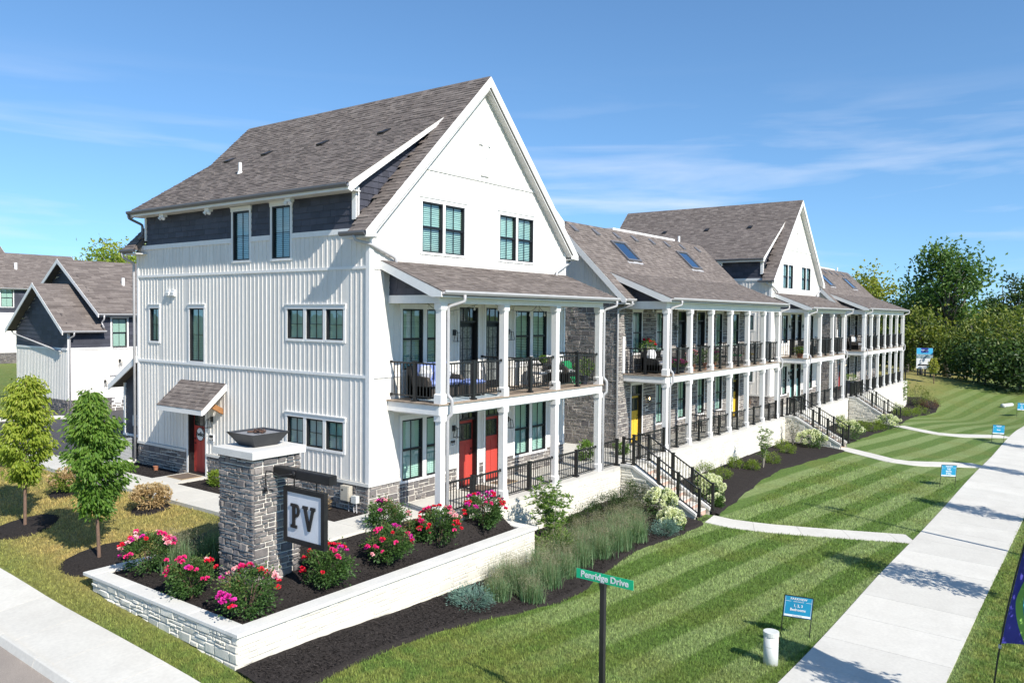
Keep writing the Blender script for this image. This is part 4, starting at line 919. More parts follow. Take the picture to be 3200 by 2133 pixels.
# bed soil
xs_ = np.arange(-6.2,3.0,.12); ys_ = np.arange(-3.1,2.3,.12); m = MB(); idx = {}
def inbed(x,y): return (x < -2.45 and y < 2.35) or (x < .75 and y < -1.15) or (x < 3.1 and y < -2.0)
for i, x in enumerate(xs_):
    for j, y in enumerate(ys_):
        if inbed(x,y): idx[i,j] = len(m.v); m.v.append((x,y,psoil(x,y)+rnd.uniform(0,.012)))
for (i,j), k in idx.items():
    if (i+1,j) in idx and (i,j+1) in idx and (i+1,j+1) in idx: m.f.append((k,idx[i+1,j],idx[i+1,j+1],idx[i,j+1])); m.t.append(.4)
def chip(m, x, y, z, s=1.):
    a = rnd.uniform(0,3.14); l = rnd.uniform(.012,.04)*s; dx, dy = math.cos(a)*l, math.sin(a)*l; q = rnd.uniform(.2,.4); h = rnd.uniform(.002,.016)
    m.add([(x-dx,y-dy,z),(x+dy*q,y-dx*q,z+h),(x+dx,y+dy,z+rnd.uniform(0,.02)),(x-dy*q,y+dx*q,z+h)],[(0,1,2,3)],rnd.random()**1.2)
for _ in range(14000):
    x, y = rnd.uniform(-6.1,3.), rnd.uniform(-3,2.2)
    if inbed(x-.05,y-.05) and inbed(x+.1,y+.1): chip(m,x,y,psoil(x,y)+.012)
m.build('mulch_bed', mulch_m, None, False, 'structure')
chips = MB()
for _ in range(30000):
    x = rnd.uniform(-6.4,11.2); y = rnd.uniform(-5.4,-2.2)
    if x < 3.2 and y > -3.45: continue
    if y < np.interp(x,[-6.6,-4.3,-2.4,-1,0,1.3,2.6,4.2,5.9,7.8,11],[-4.6,-4.45,-4.5,-4.7,-5.1,-5.3,-5.3,-5.05,-4.9,-5.15,-5.25]): continue
    chip(chips,x,y,zg(x,y)+.05+.045*math.sin(math.pi*min(1,max(0,(-y-2.1)/3.3))),1.2)
chips.build('mulch_chips', mulch_m, None, False, 'stuff')
PIL = thing('stone_pillar', 'square grey stone pillar with pale cap rising from the rose bed', 'pillar', (-4.325,-1.1,-.55))
m = MB(); m.box(-.585,.585,-.61,.61,-.35,2.9); core = m.build('pillar_core', mortar, PIL); L = []
for fr, wd in ((Fr((-.625,.65,0),(0,-1,0),Z3,(-1,0,0)),1.3),(Fr((-.625,-.65,0),(1,0,0),Z3,(0,-1,0)),1.25),(Fr((.625,-.65,0),(0,1,0),Z3,(1,0,0)),1.3),(Fr((.625,.65,0),(-1,0,0),Z3,(0,1,0)),1.25)):
    fr.o = fr.o-fr.n*.04; stones(L, fr, .02, wd-.02, -.3, 2.9, band=(.10,.2), wid=(.14,.40), depth=(.03,.062), rough=.014, gap=.026)
pieces('stone', core, L, stone_m, PIL.location, 300)
m = MB(); m.box(-.70,.70,-.72,.72,2.9,3.05); m.hexa([(-.70,-.72,3.05),(.70,-.72,3.05),(.70,.72,3.05),(-.70,.72,3.05),(-.69,-.71,3.062),(.69,-.71,3.062),(.69,.71,3.062),(-.69,.71,3.062)]); m.build('pillar_cap', capstone, PIL)
dkb = mk('dark_beam', (.011,.011,.012), (.02,.02,.021), 5, .5, spec=.3)
m = MB(); x0, x1, y0, y1, z0, z1 = -.115,.085,-2.46,-.64,2.49,2.69; c = .02
m.prism([(x0+c,z0),(x1-c,z0),(x1,z0+c),(x1,z1-c),(x1-c,z1),(x0+c,z1),(x0,z1-c),(x0,z0+c)],'y',y0,y1); m.box(x0-.004,x1+.004,-1.42,-1.40,z0-.003,z1+.003); bm = m.build('sign_beam', dkb, PIL)
m = MB(); m.tube([(x0,-1.32,2.6),(x0-.03,-1.32,2.6)],.07,14); m.tube([(x0-.03,-1.32,2.6),(x0-.09,-1.24,2.59),(x0-.2,-1.08,2.57),(x0-.3,-.95,2.66),(x0-.33,-.84,2.66),(x0-.3,-.76,2.52),(x0-.27,-.74,2.3)],.013,6); m.tube([(x0-.27,-.74,2.34),(x0-.265,-.735,2.2)],[.012,.04],8); m.build('sign_light', dkb, PIL, True)
SG = thing('hanging_sign', 'hanging square black framed sign reading PV under the dark beam', 'sign', (-4.38,-2.73,.57))
m = MB()
for (a,b,c,d) in ((-.66,-.555,0,1.19),(.555,.66,0,1.19),(-.555,.555,0,.105),(-.555,.555,1.085,1.19)): m.box(-.05,.05,a,b,c,d)
m.build('sign_frame', dkb, SG)
m = MB(); m.box(-.025,.025,-.554,.554,.106,1.084); signw = mk('sign_white', (.72,.74,.78), None, 2, .5); m.build('sign_panel', signw, SG)
def glyph(polys, uo, vo, sc, name):
    m = MB()
    for p in polys: m.prism([(-(uo+x*sc), vo+y*sc) for x, y in p],'x',-.055,-.026)
    return m.build(name, dkb, SG)
# P (slab serif) and V; u runs to -y
arc = [(.34+.20*math.cos(a),.72+.27*math.sin(a)) for a in np.linspace(math.pi/2,-math.pi/2,10)]; arci = [(.34+.07*math.cos(a),.72+.15*math.sin(a)) for a in np.linspace(-math.pi/2,math.pi/2,10)]
glyph([[(0,0),(.38,0),(.38,.12),(0,.12)],[(.10,.12),(.26,.12),(.26,.87),(.10,.87)],[(0,.87),(.10,.87),(.10,.99),(0,.99)],[(.10,.87),(.26,.87),(.34,.87),(.34,.99),(.10,.99)],[(.26,.45),(.34,.45),(.34,.57),(.26,.57)]]+[[arc[i],arc[i+1],arci[8-i],arci[9-i]] for i in range(9)],-.42,.33,.52,'letter_p')
glyph([[(0,.87),(.30,.87),(.30,.99),(0,.99)],[(.48,.87),(.76,.87),(.76,.99),(.48,.99)],[(.06,.87),(.22,.87),(.40,.28),(.44,0),(.32,0)],[(.54,.87),(.69,.87),(.44,0),(.40,.28)]],-.03,.33,.52,'letter_v')
for yy in (-.36,.36):
    m = MB()
    for k in range(5): z = 1.19+k*.045; m.tube([(0,yy-.014*(k%2),z),(.012*((k+1)%2),yy+.014*(k%2),z+.028),(0,yy-.014*(k%2),z+.055)],.007,5); m.tube([(-.012*((k+1)%2),yy+.0,z),(-.012*((k+1)%2),yy,z+.05)],.006,5)
    m.box(-.01,.01,yy-.01,yy+.01,1.18,1.40); m.build('chain', black, SG)
FB = thing('fire_bowl', 'square dark metal fire bowl with logs on top of the stone pillar', 'fire bowl', (-4.31,-1.02,2.512)); bow = mk('bowl_metal', (.045,.047,.05), (.035,.036,.04), 4, .5)
def fr_(h, z): return [(-h,-h,z),(h,-h,z),(h,h,z),(-h,h,z)]
m = MB(); m.add(fr_(.29,0)+fr_(.485,.30)+fr_(.455,.30)+fr_(.40,.25),[(3,2,1,0)]+[(i,(i+1)%4,4+(i+1)%4,4+i) for i in range(4)]+[(4+i,4+(i+1)%4,8+(i+1)%4,8+i) for i in range(4)]+[(8+i,8+(i+1)%4,12+(i+1)%4,12+i) for i in range(4)]); m.build('bowl', bow, FB)
m = MB(); m.add(fr_(.44,.262),[(0,1,2,3)]); m.build('gravel', mk('grey_gravel', (.34,.34,.35), (.15,.15,.15), 70, .9), FB)
rust = mk('rusty_log', (.16,.08,.05), (.05,.04,.035), 14, .8)
for k in range(9):
    an = rnd.uniform(0,3.14); l = rnd.uniform(.1,.17); cx, cy = rnd.uniform(-.1,.1), rnd.uniform(-.1,.1); z = .285+.02*(k%3); m = MB(); dx, dy = l*math.cos(an), l*math.sin(an); m.tube([(cx-dx,cy-dy,z),(cx+dx,cy+dy,z+.01)],.018,6); m.build('log', rust, FB)
# ---------------------------------------------------------------- vegetation
class LF:
    def __init__(s, seed): s.r = random.Random(seed); s.v = []; s.f = []; s.t = []
    def leaf(s, p, d, l, w, t, bend=.0):
        r = s.r; d = d.normalized(); a = Vector((r.gauss(0,1),r.gauss(0,1),r.gauss(0,1))); sd = d.cross(a)
        if sd.length < 1e-4: return
        sd.normalize(); n = d.cross(sd); b = len(s.v)
        s.v += [p, p+d*l*.45+sd*w*.5+n*bend*l, p+d*l, p+d*l*.45-sd*w*.5+n*bend*l]; s.f.append((b,b+1,b+2,b+3)); s.t.append(min(1,max(0,t)))
    def rv(s):
        while 1:
            q = Vector((s.r.uniform(-1,1),s.r.uniform(-1,1),s.r.uniform(-1,1)))
            if .05 < q.length < 1: return q
    def build(s, name, mat, parent=None, kind=None):
        m = MB(); m.v = [tuple(p) for p in s.v]; m.f = s.f; m.t = s.t; return m.build(name, mat, parent, False, kind)
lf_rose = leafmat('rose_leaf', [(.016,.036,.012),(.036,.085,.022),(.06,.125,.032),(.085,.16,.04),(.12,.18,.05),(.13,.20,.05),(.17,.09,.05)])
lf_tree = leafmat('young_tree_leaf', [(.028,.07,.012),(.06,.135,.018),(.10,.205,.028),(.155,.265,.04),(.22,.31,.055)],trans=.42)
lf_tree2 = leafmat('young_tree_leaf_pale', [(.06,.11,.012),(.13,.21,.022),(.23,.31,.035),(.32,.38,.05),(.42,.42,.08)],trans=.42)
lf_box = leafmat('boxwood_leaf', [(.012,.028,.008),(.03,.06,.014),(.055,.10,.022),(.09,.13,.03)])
lf_lime = leafmat('lime_leaf', [(.05,.10,.012),(.12,.19,.022),(.22,.29,.035),(.34,.36,.06)])
lf_hyd = leafmat('hydrangea_leaf', [(.02,.05,.012),(.05,.11,.024),(.10,.18,.04),(.16,.22,.06)])
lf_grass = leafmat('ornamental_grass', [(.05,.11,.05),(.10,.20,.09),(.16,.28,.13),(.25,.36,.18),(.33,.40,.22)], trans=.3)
lf_plume = leafmat('grass_plume', [(.20,.21,.12),(.30,.28,.18),(.38,.32,.23)], trans=.35)
lf_jun = leafmat('blue_juniper', [(.05,.11,.09),(.11,.20,.16),(.18,.29,.24),(.26,.36,.30)], trans=.15)
lf_dark = leafmat('dark_foliage', [(.016,.034,.012),(.036,.070,.018),(.075,.13,.03),(.13,.19,.045)])
lf_olive = leafmat('olive_foliage', [(.045,.075,.016),(.11,.15,.026),(.19,.225,.04),(.29,.29,.06)])
lf_yel = leafmat('yellow_foliage', [(.08,.12,.016),(.18,.23,.028),(.30,.32,.045),(.44,.40,.06)])
lf_tan = leafmat('tan_flower', [(.20,.12,.05),(.36,.24,.11),(.50,.36,.18),(.55,.45,.28)], trans=.2)
lf_white = leafmat('cream_flower', [(.40,.48,.18),(.60,.66,.32),(.76,.78,.50),(.84,.83,.66)], trans=.2)
lf_pal = leafmat('palmate_leaf', [(.035,.08,.014),(.09,.18,.028),(.17,.28,.05),(.28,.38,.09)])
lf_red = leafmat('barberry', [(.06,.03,.02),(.13,.06,.035),(.20,.10,.05),(.16,.14,.05)])
petal = [mk('petal_hot_pink', (.80,.03,.22), (.62,.015,.13), 25, .6), mk('petal_red', (.74,.012,.045), (.55,.01,.03), 25, .6), mk('petal_pale_pink', (.85,.33,.42), (.85,.50,.45), 25, .6), mk('petal_magenta', (.70,.03,.38), (.60,.02,.28), 25, .6)]
def bloom_mesh(mat, r, seed):
    L = LF(seed)
    for k in range(26):
        q = L.rv(); q.z = abs(q.z)*.8+.15; q.normalize(); L.leaf(q*r*.25,q+L.rv()*.4,r*L.r.uniform(.7,1.0),r*.85,.5,.2)
    m = MB(); m.v = [tuple(p) for p in L.v]; m.f = L.f; m.t = L.t; o = m.build('bloom', mat); me = o.data; bpy.data.objects.remove(o); return me
BL = [bloom_mesh(p, .066, i) for i, p in enumerate(petal)]
def rose(x, y, r, h, nb, seed, label, mix=(5,4,2,3), z=None):
    z = psoil(x,y) if z is None else z; T = thing('rose_bush', label, 'shrub', (x,y,z), 0, 'rose bushes in the planter'); L = LF(seed); rr = L.r
    cl = []
    for _ in range(46):
        q = L.rv(); q = q.normalized()*rr.uniform(.35,1)**.6; q = Vector((q.x*r*.85, q.y*r*.85, h*.52+q.z*h*.44)); cl.append((q, rr.uniform(.5,1)))
    for c, s in cl:
        tb = rr.random()
        for _ in range(75):
            p = c+Vector((rr.gauss(0,1),rr.gauss(0,1),rr.gauss(0,.85)))*.095*s*(r/.5)**.5
            if p.z < .03: continue
            out = Vector((p.x,p.y,(p.z-h*.4)*.8)); up = p.z/h
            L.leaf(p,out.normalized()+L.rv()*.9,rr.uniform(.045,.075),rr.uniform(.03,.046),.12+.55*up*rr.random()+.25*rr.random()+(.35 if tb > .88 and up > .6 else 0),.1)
    L.build('foliage', lf_rose, T)
    m = MB()
    for _ in range(9):
        a = rr.uniform(0,6.28); q = rr.uniform(.3,.8)*r; m.tube([(0,0,-.05),(math.cos(a)*q*.4,math.sin(a)*q*.4,h*.35),(math.cos(a)*q,math.sin(a)*q,h*rr.uniform(.6,.95))],[.012,.009,.004],5)
    m.build('stem', bark, T)
    bag = [i for i, k in enumerate(mix) for _ in range(k)]; groups = []
    for _ in range(max(5,nb//2)):
        a = rr.uniform(0,6.28); e = rr.uniform(-.15,1.2); groups.append((a,e,rr.choice(bag)))
    for k in range(int(nb*1.7)):
        a, e, bi = groups[rr.randrange(len(groups))]; a += rr.gauss(0,.2); e += rr.gauss(0,.16); R = 1.03
        o = link('bloom', BL[bi if rr.random() < .75 else rr.choice(bag)], T); o.location = (math.cos(a)*math.cos(e)*r*R, math.sin(a)*math.cos(e)*r*R, max(.12,h*.52+math.sin(e)*h*.50)); s = rr.uniform(.75,1.2); o.scale = (s,s,s); o.rotation_euler = (rr.uniform(-.6,.6),rr.uniform(-.6,.6),rr.uniform(0,6))
    return T
def bedpos(u, v):
    r = ray(u,v); t = 8.
    while t < 40:
        q = CAM+r*t
        if q.z < psoil(q.x,q.y): return q
        t += .03
for i, (u, v, r, h, nb, lb, mix) in enumerate([
    (462,1790,.60,.98,26,'large rose bush with pink and pale blooms at the end of the planter',(4,2,4,3)),
    (600,1868,.52,.85,17,'rose bush with pink blooms beside the pillar, left of the street corner',(4,2,3,3)),
    (775,1928,.60,.98,30,'tall rose bush with clusters of hot pink blooms at the planter corner',(5,4,4,3)),
    (1023,1832,.60,.88,20,'rose bush with red blooms right under the hanging sign',(3,6,1,2)),
    (1212,1765,.58,.92,20,'rose bush with scattered pink blooms in the middle of the planter',(5,2,3,3)),
    (1205,1655,.58,.72,14,'rose bush with few pale blooms next to the concrete walk',(3,3,4,2)),
    (1372,1700,.60,.95,28,'rose bush thick with red blooms near the corner column',(5,6,1,2)),
    (1310,1685,.28,.45,8,'small rose bush with red blooms between two bigger ones',(3,6,1,1)),
    (1512,1652,.58,1.02,24,'rose bush crowned with pink and red blooms by the porch railing',(5,5,1,4))]):
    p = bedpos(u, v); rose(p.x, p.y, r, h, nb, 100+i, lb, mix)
def grass_clump(x, y, h, r, seed, label, z=None, group='ornamental grasses in the front bed', n=900, plume=.22, zoff=.04):
    z = zg(x,y)+zoff if z is None else z; T = thing('ornamental_grass', label, 'grass clump', (x,y,z), 0, group); L = LF(seed); rr = L.r; P = LF(seed+1)
    def blade(B, a, ln, lean, w, t):
        d = Vector((math.cos(a),math.sin(a),0)); sd = Vector((-d.y,d.x,0)); p0 = Vector((rr.gauss(0,.3),rr.gauss(0,.3),0))*r; b = len(B.v); N_ = 4
        for k in range(N_+1):
            q = k/N_; hh = ln*(q-.32*lean*q*q); rd = lean*ln*(q**1.7)*.75; c = p0+d*rd+Vector((0,0,hh)); ww = w*(1-q*.92)
            B.v += [c-sd*ww, c+sd*ww]
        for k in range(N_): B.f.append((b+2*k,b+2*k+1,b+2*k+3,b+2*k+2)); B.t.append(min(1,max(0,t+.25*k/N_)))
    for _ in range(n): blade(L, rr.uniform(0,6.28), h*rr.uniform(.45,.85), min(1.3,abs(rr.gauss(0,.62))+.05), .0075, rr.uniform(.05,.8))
    L.build('blades', lf_grass, T)
    for _ in range(int(n*plume)):
        a = rr.uniform(0,6.28); ln = h*rr.uniform(.85,1.08); le = min(.9,abs(rr.gauss(0,.45))); blade(P, a, ln, le, .0025, rr.uniform(0,.6))
        c = P.v[-1]
        for _ in range(5): P.leaf(c+Vector((rr.gauss(0,.03),rr.gauss(0,.03),rr.uniform(-.16,.03))),L.rv(),.05,.007,rr.random())
    if plume: P.build('plumes', lf_plume, T)
    return T
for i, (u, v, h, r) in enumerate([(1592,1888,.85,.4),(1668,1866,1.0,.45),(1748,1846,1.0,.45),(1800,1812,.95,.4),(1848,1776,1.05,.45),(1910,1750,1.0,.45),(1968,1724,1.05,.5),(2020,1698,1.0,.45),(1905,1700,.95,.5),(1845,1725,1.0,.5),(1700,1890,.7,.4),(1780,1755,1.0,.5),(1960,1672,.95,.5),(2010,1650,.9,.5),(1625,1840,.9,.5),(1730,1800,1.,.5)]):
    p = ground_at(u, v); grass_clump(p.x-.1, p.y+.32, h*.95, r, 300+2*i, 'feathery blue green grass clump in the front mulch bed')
grass_clump(-5.0,1.2,.95,.5,350,'shaded ornamental grass clump behind the stone pillar',psoil(-5,1.2),None); grass_clump(-4.2,.8,.9,.5,356,'ornamental grass tuft against the back of the pillar',psoil(-4.2,.8),None)
def shrub(x, y, rx, h, seed, mat, label, name='shrub', n=2200, leaf=.045, z=None, zoff=.03, group=None, cat='shrub', stems=True, low=.0, spiky=0., wl=.55):
    z = zg(x,y)+zoff if z is None else z; T = thing(name, label, cat, (x,y,z), 0, group); L = LF(seed); rr = L.r; k = 34; per = n//k
    for _ in range(k):
        q = L.rv().normalized()*rr.uniform(.3,1)**.55; c = Vector((q.x*rx*.86,q.y*rx*.86,low+(h-low)*(.5+q.z*.46)))
        for _ in range(per):
            p = c+Vector((rr.gauss(0,1),rr.gauss(0,1),rr.gauss(0,.9)))*rx*.17
            if p.z < .02: continue
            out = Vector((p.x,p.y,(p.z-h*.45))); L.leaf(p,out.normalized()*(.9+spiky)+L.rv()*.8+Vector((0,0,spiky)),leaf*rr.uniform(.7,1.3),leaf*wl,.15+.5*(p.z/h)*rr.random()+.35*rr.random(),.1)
    L.build('foliage', mat, T)
    if stems:
        m = MB()
        for _ in range(7):
            a = rr.uniform(0,6.28); q = rr.uniform(.3,.75)*rx; m.tube([(0,0,-.05),(math.cos(a)*q*.5,math.sin(a)*q*.5,h*.4),(math.cos(a)*q,math.sin(a)*q,h*.8)],[.012,.009,.004],5)
        m.build('stem', bark_g, T)
    return T
HEADS = []
for i, (mat, sz) in enumerate(((lf_white,.12),(lf_tan,.11))):
    L = LF(40+i)
    for _ in range(110):
        q = L.rv().normalized(); p = Vector((q.x*sz*.72,q.y*sz*.72,q.z*sz)); L.leaf(p*.85,q+L.rv()*.5,sz*.4,sz*.34,.45+.3*q.z+.3*L.r.random(),.15)
    m = MB(); m.v = [tuple(p) for p in L.v]; m.f = L.f; m.t = L.t; o = m.build('flower_head', mat); HEADS.append(o.data); bpy.data.objects.remove(o)
def hydrangea(x, y, r, h, nh, seed, label, tan=False, z=None, zoff=.03, leafm=None):
    T = shrub(x, y, r, h, seed, leafm or lf_hyd, label, 'hydrangea', 1300, .075, z, zoff, None, 'shrub'); rr = random.Random(seed+7)
    for _ in range(nh):
        a = rr.uniform(0,6.28); e = rr.uniform(-.1,1.45); o = link('flower_head', HEADS[1 if tan else 0], T); o.location = (math.cos(a)*math.cos(e)*r*1.02,math.sin(a)*math.cos(e)*r*1.02,h*.52+math.sin(e)*h*.5); s = rr.uniform(.75,1.2); o.scale = (s,s,s*rr.uniform(.9,1.15)); o.rotation_euler = (rr.uniform(-.5,.5),rr.uniform(-.5,.5),rr.uniform(0,6))
    return T
def gp(u, v): p = ground_at(u, v); return p.x, p.y
# front bed, between planter and first stairs
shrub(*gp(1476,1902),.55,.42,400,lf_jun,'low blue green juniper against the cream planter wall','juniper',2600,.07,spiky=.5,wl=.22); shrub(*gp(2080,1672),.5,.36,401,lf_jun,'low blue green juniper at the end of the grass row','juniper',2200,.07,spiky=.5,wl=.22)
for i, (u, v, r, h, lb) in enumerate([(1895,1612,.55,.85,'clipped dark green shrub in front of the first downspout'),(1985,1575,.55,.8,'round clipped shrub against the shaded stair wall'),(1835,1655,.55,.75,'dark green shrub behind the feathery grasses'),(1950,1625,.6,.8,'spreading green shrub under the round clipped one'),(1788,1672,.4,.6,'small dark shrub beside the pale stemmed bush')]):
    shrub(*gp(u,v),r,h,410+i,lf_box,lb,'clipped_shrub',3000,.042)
hydrangea(*gp(2065,1622),.55,.95,34,420,'tall hydrangea with cream flower heads by the first stair wall'); hydrangea(*gp(2098,1655),.42,.6,22,421,'lower hydrangea with cream flower heads at the foot of the first stairs')
def stemmy(x, y, h, r, seed, label, n=26, leaf=.12, z=None, mat=None, name='stemmed_shrub'):
    z = zg(x,y)+.03 if z is None else z; T = thing(name, label, 'shrub', (x,y,z)); rr = random.Random(seed); L = LF(seed); m = MB()
    for k in range(7):
        a = rr.uniform(0,6.28); q = rr.uniform(.15,.75)*r; top = Vector((math.cos(a)*q,math.sin(a)*q,h*rr.uniform(.75,1))); mid = Vector((math.cos(a)*q*.35,math.sin(a)*q*.35,h*.4)); m.tube([(0,0,-.05),mid,top],[.014,.011,.004],5)
        for j in range(n//2):
            s = rr.uniform(.3,1.02); b = mid.lerp(top,(s-.4)/.6) if s > .4 else mid*(s/.4); c = b+L.rv()*r*.30
            m.tube([b,c],[.004,.002],4)
            for i in range(9): d = L.rv(); d.z = d.z*.4+.1; L.leaf(c,d,leaf*rr.uniform(.7,1.2),leaf*.26,rr.uniform(.1,1),.1)
    m.build('stem', stem_w, T); L.build('foliage', mat or lf_pal, T); return T
stemmy(*gp(1722,1728),2.15,.95,440,'tall open shrub with pale stems beside the planter end',64,.15); shrub(*gp(1735,1740),.6,.7,441,lf_pal,'leafy green bush under the tall pale stemmed shrub',n=1800,leaf=.09)
# second bed
stemmy(*gp(2385,1465),1.9,.6,442,'open shrub with pale stems by the wall under the yellow doors',30)
for i, (u, v, r, h) in enumerate([(2295,1465,.38,.5),(2258,1500,.38,.52),(2352,1472,.36,.5),(2410,1450,.4,.5),(2445,1405,.42,.5),(2460,1420,.42,.5),(2205,1500,.5,.7)]): shrub(*gp(u,v),r,h,450+i,lf_lime,'bright lime green shrub '+('before the shaded stretch of wall under the yellow doors','nearest the lawn in the bed under the yellow doors','left of the pale stemmed shrub by the yellow doors','right of the pale stemmed shrub by the yellow doors','behind its twin at the second stairs','in front of its twin at the second stairs','close behind the first stair rail')[i],'lime_shrub',1300,.05,group='lime shrubs in the long bed')
hydrangea(*gp(2215,1560),.55,.85,34,460,'cream flowering hydrangea just beyond the first stairs'); hydrangea(*gp(2238,1585),.3,.4,9,461,'little cream hydrangea at the first stair rail end'); shrub(*gp(2160,1480),.6,.6,462,lf_box,'dark shrubs behind the first stair rail',n=1500)
stemmy(*gp(2478,1392),1.5,.6,463,'brownish vase shaped shrub by the second stair wall',40,.05,None,lf_box); shrub(*gp(2545,1375),.65,.9,464,lf_box,'dark round shrub against the second stair wall','clipped_shrub',1500)
hydrangea(*gp(2535,1400),.75,.85,30,465,'cream hydrangea below the second stair wall'); hydrangea(*gp(2660,1375),.7,1.0,26,466,'cream hydrangea beyond the second stairs')
for i, (u, v, r, h) in enumerate([(2635,1340,.5,.6),(2690,1345,.5,.6),(2720,1350,.5,.6),(2745,1345,.5,.6),(2625,1325,.5,.6)]): shrub(*gp(u,v),r,h,470+i,lf_lime,'bright lime green shrub under the teal doors, '+('close to the dark shrub','before the dark bush','left of the far hydrangea','nearest the far hydrangea','against the cream wall')[i],'lime_shrub',900,.06,group='lime shrubs by the teal doors')
shrub(*gp(2675,1310),.85,1.5,480,lf_box,'dark shrub in front of the wall below the teal doors','clipped_shrub',1500); shrub(*gp(2725,1315),.9,1.5,481,lf_box,'dark bush beside the third stair wall','clipped_shrub',1500); hydrangea(*gp(2775,1340),.8,.8,24,482,'cream hydrangea at the third stairs')
stemmy(*gp(2820,1272),2.2,.9,483,'tall open shrub at the far retaining wall',30,.16); shrub(*gp(2870,1270),1.2,1.9,484,lf_olive,'loose bush at the end of the last bed',n=1500,leaf=.09); shrub(*gp(2905,1275),.9,.9,485,lf_red,'rusty red bush at the tip of the last bed',n=1100,leaf=.08)
for i, (u, v) in enumerate([(2815,1300),(2845,1303),(2875,1295),(2800,1285)]): shrub(*gp(u,v),.75,.6,486+i,lf_lime,'yellow green low shrub '+('in the farthest bed, under the tall open shrub','in the farthest bed, before the loose bush','in the farthest bed, beside the rusty red bush','in the farthest bed, at the third stair rail')[i],'lime_shrub',800,.08,group='low shrubs in the farthest bed')
# left lawn
def ring(x, y, r):
    m = MB(); n = 30; c = [(x,y,zg(x,y)+.07)]
    for q, dz in ((.5,.06),(.85,.045),(1.,-.01)):
        for k in range(n):
            a = 6.2832*k/n; w_ = r*q*(1+.06*math.sin(3*a+x)); px, py = x+math.cos(a)*w_, y+math.sin(a)*w_; c.append((px,py,zg(px,py)+dz+rnd.uniform(0,.012)))
    f = [(0,1+k,1+(k+1)%n) for k in range(n)]
    for b in (1,1+n): f += [(b+k,b+n+k,b+n+(k+1)%n,b+(k+1)%n) for k in range(n)]
    m.v, m.f, m.t = c, f, [.4]*len(f)
    for _ in range(260): a, q = rnd.uniform(0,6.28), r*rnd.random()**.5*.95; px, py = x+math.cos(a)*q, y+math.sin(a)*q; chip(m,px,py,zg(px,py)+.06)
    m.build('mulch_ring', mulch_m, None, False, 'structure')
def young_tree(x, y, h, z0, w, seed, label, mat, n=6200, leaf=.115, shape=None, name='young_tree', group=None, trunk=.045, z=None, lean=None):
    z = zg(x,y) if z is None else z; T = thing(name, label, 'tree', (x,y,z), 0, group); L = LF(seed); rr = L.r; m = MB(); lean = lean or Vector((rr.uniform(-.05,.05),rr.uniform(-.05,.05),0))*h
    m.tube([(0,0,-.1),(0,0,.12),lean*.3+Vector((0,0,h*.35)),lean*.7+Vector((0,0,h*.7)),lean+Vector((0,0,h*.97))],[trunk*1.35,trunk,trunk*.85,trunk*.5,.008],9); nb = 46
    shape = shape or (lambda q: min(1,(q+.06)*3.2)**.7*(1-max(0,q-.45)/.62)**.75)
    tips = []
    for k in range(nb):
        q = (k+.5)/nb; zz = z0+(h-z0)*q*.97; a = k*2.399+rr.uniform(-.4,.4); R = w*shape(q)*rr.uniform(.6,1.05); b = lean*(zz/h)+Vector((0,0,zz-.12*R)); e = b+Vector((math.cos(a)*R,math.sin(a)*R,R*rr.uniform(.25,.7))); m.tube([b,b.lerp(e,.55)+Vector((0,0,.04)),e],[.014*(1-q*.6),.009,.003],4); tips.append((b,e,q))
    m.build('trunk', bark, T, True)
    for _ in range(n):
        b, e, q = tips[rr.randrange(nb)]; s = rr.random()**.55; c = b.lerp(e,s)+Vector((rr.gauss(0,1),rr.gauss(0,1),rr.gauss(0,.8)))*w*.13
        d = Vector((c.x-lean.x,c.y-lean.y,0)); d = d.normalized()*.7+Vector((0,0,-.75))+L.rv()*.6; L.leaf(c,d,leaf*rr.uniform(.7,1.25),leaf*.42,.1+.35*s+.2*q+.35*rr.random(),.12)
    L.build('crown', mat, T); return T
ring(-5.65,7.59,.85); ring(-5.6,3.57,.85); ring(-3.2,5.52,.55); ring(-3.59,9.6,.6); ring(-3.0,16.1,.7)
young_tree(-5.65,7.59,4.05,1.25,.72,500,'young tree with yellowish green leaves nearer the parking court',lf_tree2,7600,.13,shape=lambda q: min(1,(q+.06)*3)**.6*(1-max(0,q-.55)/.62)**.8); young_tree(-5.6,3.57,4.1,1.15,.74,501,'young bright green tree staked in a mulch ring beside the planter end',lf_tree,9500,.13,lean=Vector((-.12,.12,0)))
hydrangea(-3.2,5.52,.5,.62,44,502,'tan hydrangea with faded flower heads in a mulch ring near the pillar',True,leafm=lf_tan); hydrangea(-3.59,9.6,.5,.7,30,503,'cream and tan hydrangea half hidden by the bright green tree',True,leafm=lf_lime); hydrangea(-3.0,16.1,.6,.7,26,504,'cream hydrangea by the parking court edge')
shrub(-.5,6.5,.28,.45,505,lf_lime,'small yellow green plant by the wall near the side door',n=700,leaf=.08,z=-.05); shrub(-.55,1.35,.28,.5,506,lf_tan,'dry twiggy plant beside the utility boxes',n=350,leaf=.09,z=-.05,spiky=1.2,wl=.12); shrub(-.6,12.95,.35,.75,507,lf_box,'dark shrub beside the air conditioner',n=900,leaf=.06,z=0)
shrub(12.6,-.9,.35,.45,508,lf_pal,'leafy plant on the patio at the top of the first stairs',n=700,leaf=.08,z=0); shrub(10.6,-.5,.35,.75,509,lf_pal,'green plant against the shaded stone wall on the patio',n=900,leaf=.09,z=0); shrub(30.9,1.0,.5,.7,510,lf_red,'rusty plant on the patio by the second white gable',n=600,leaf=.08,z=0)
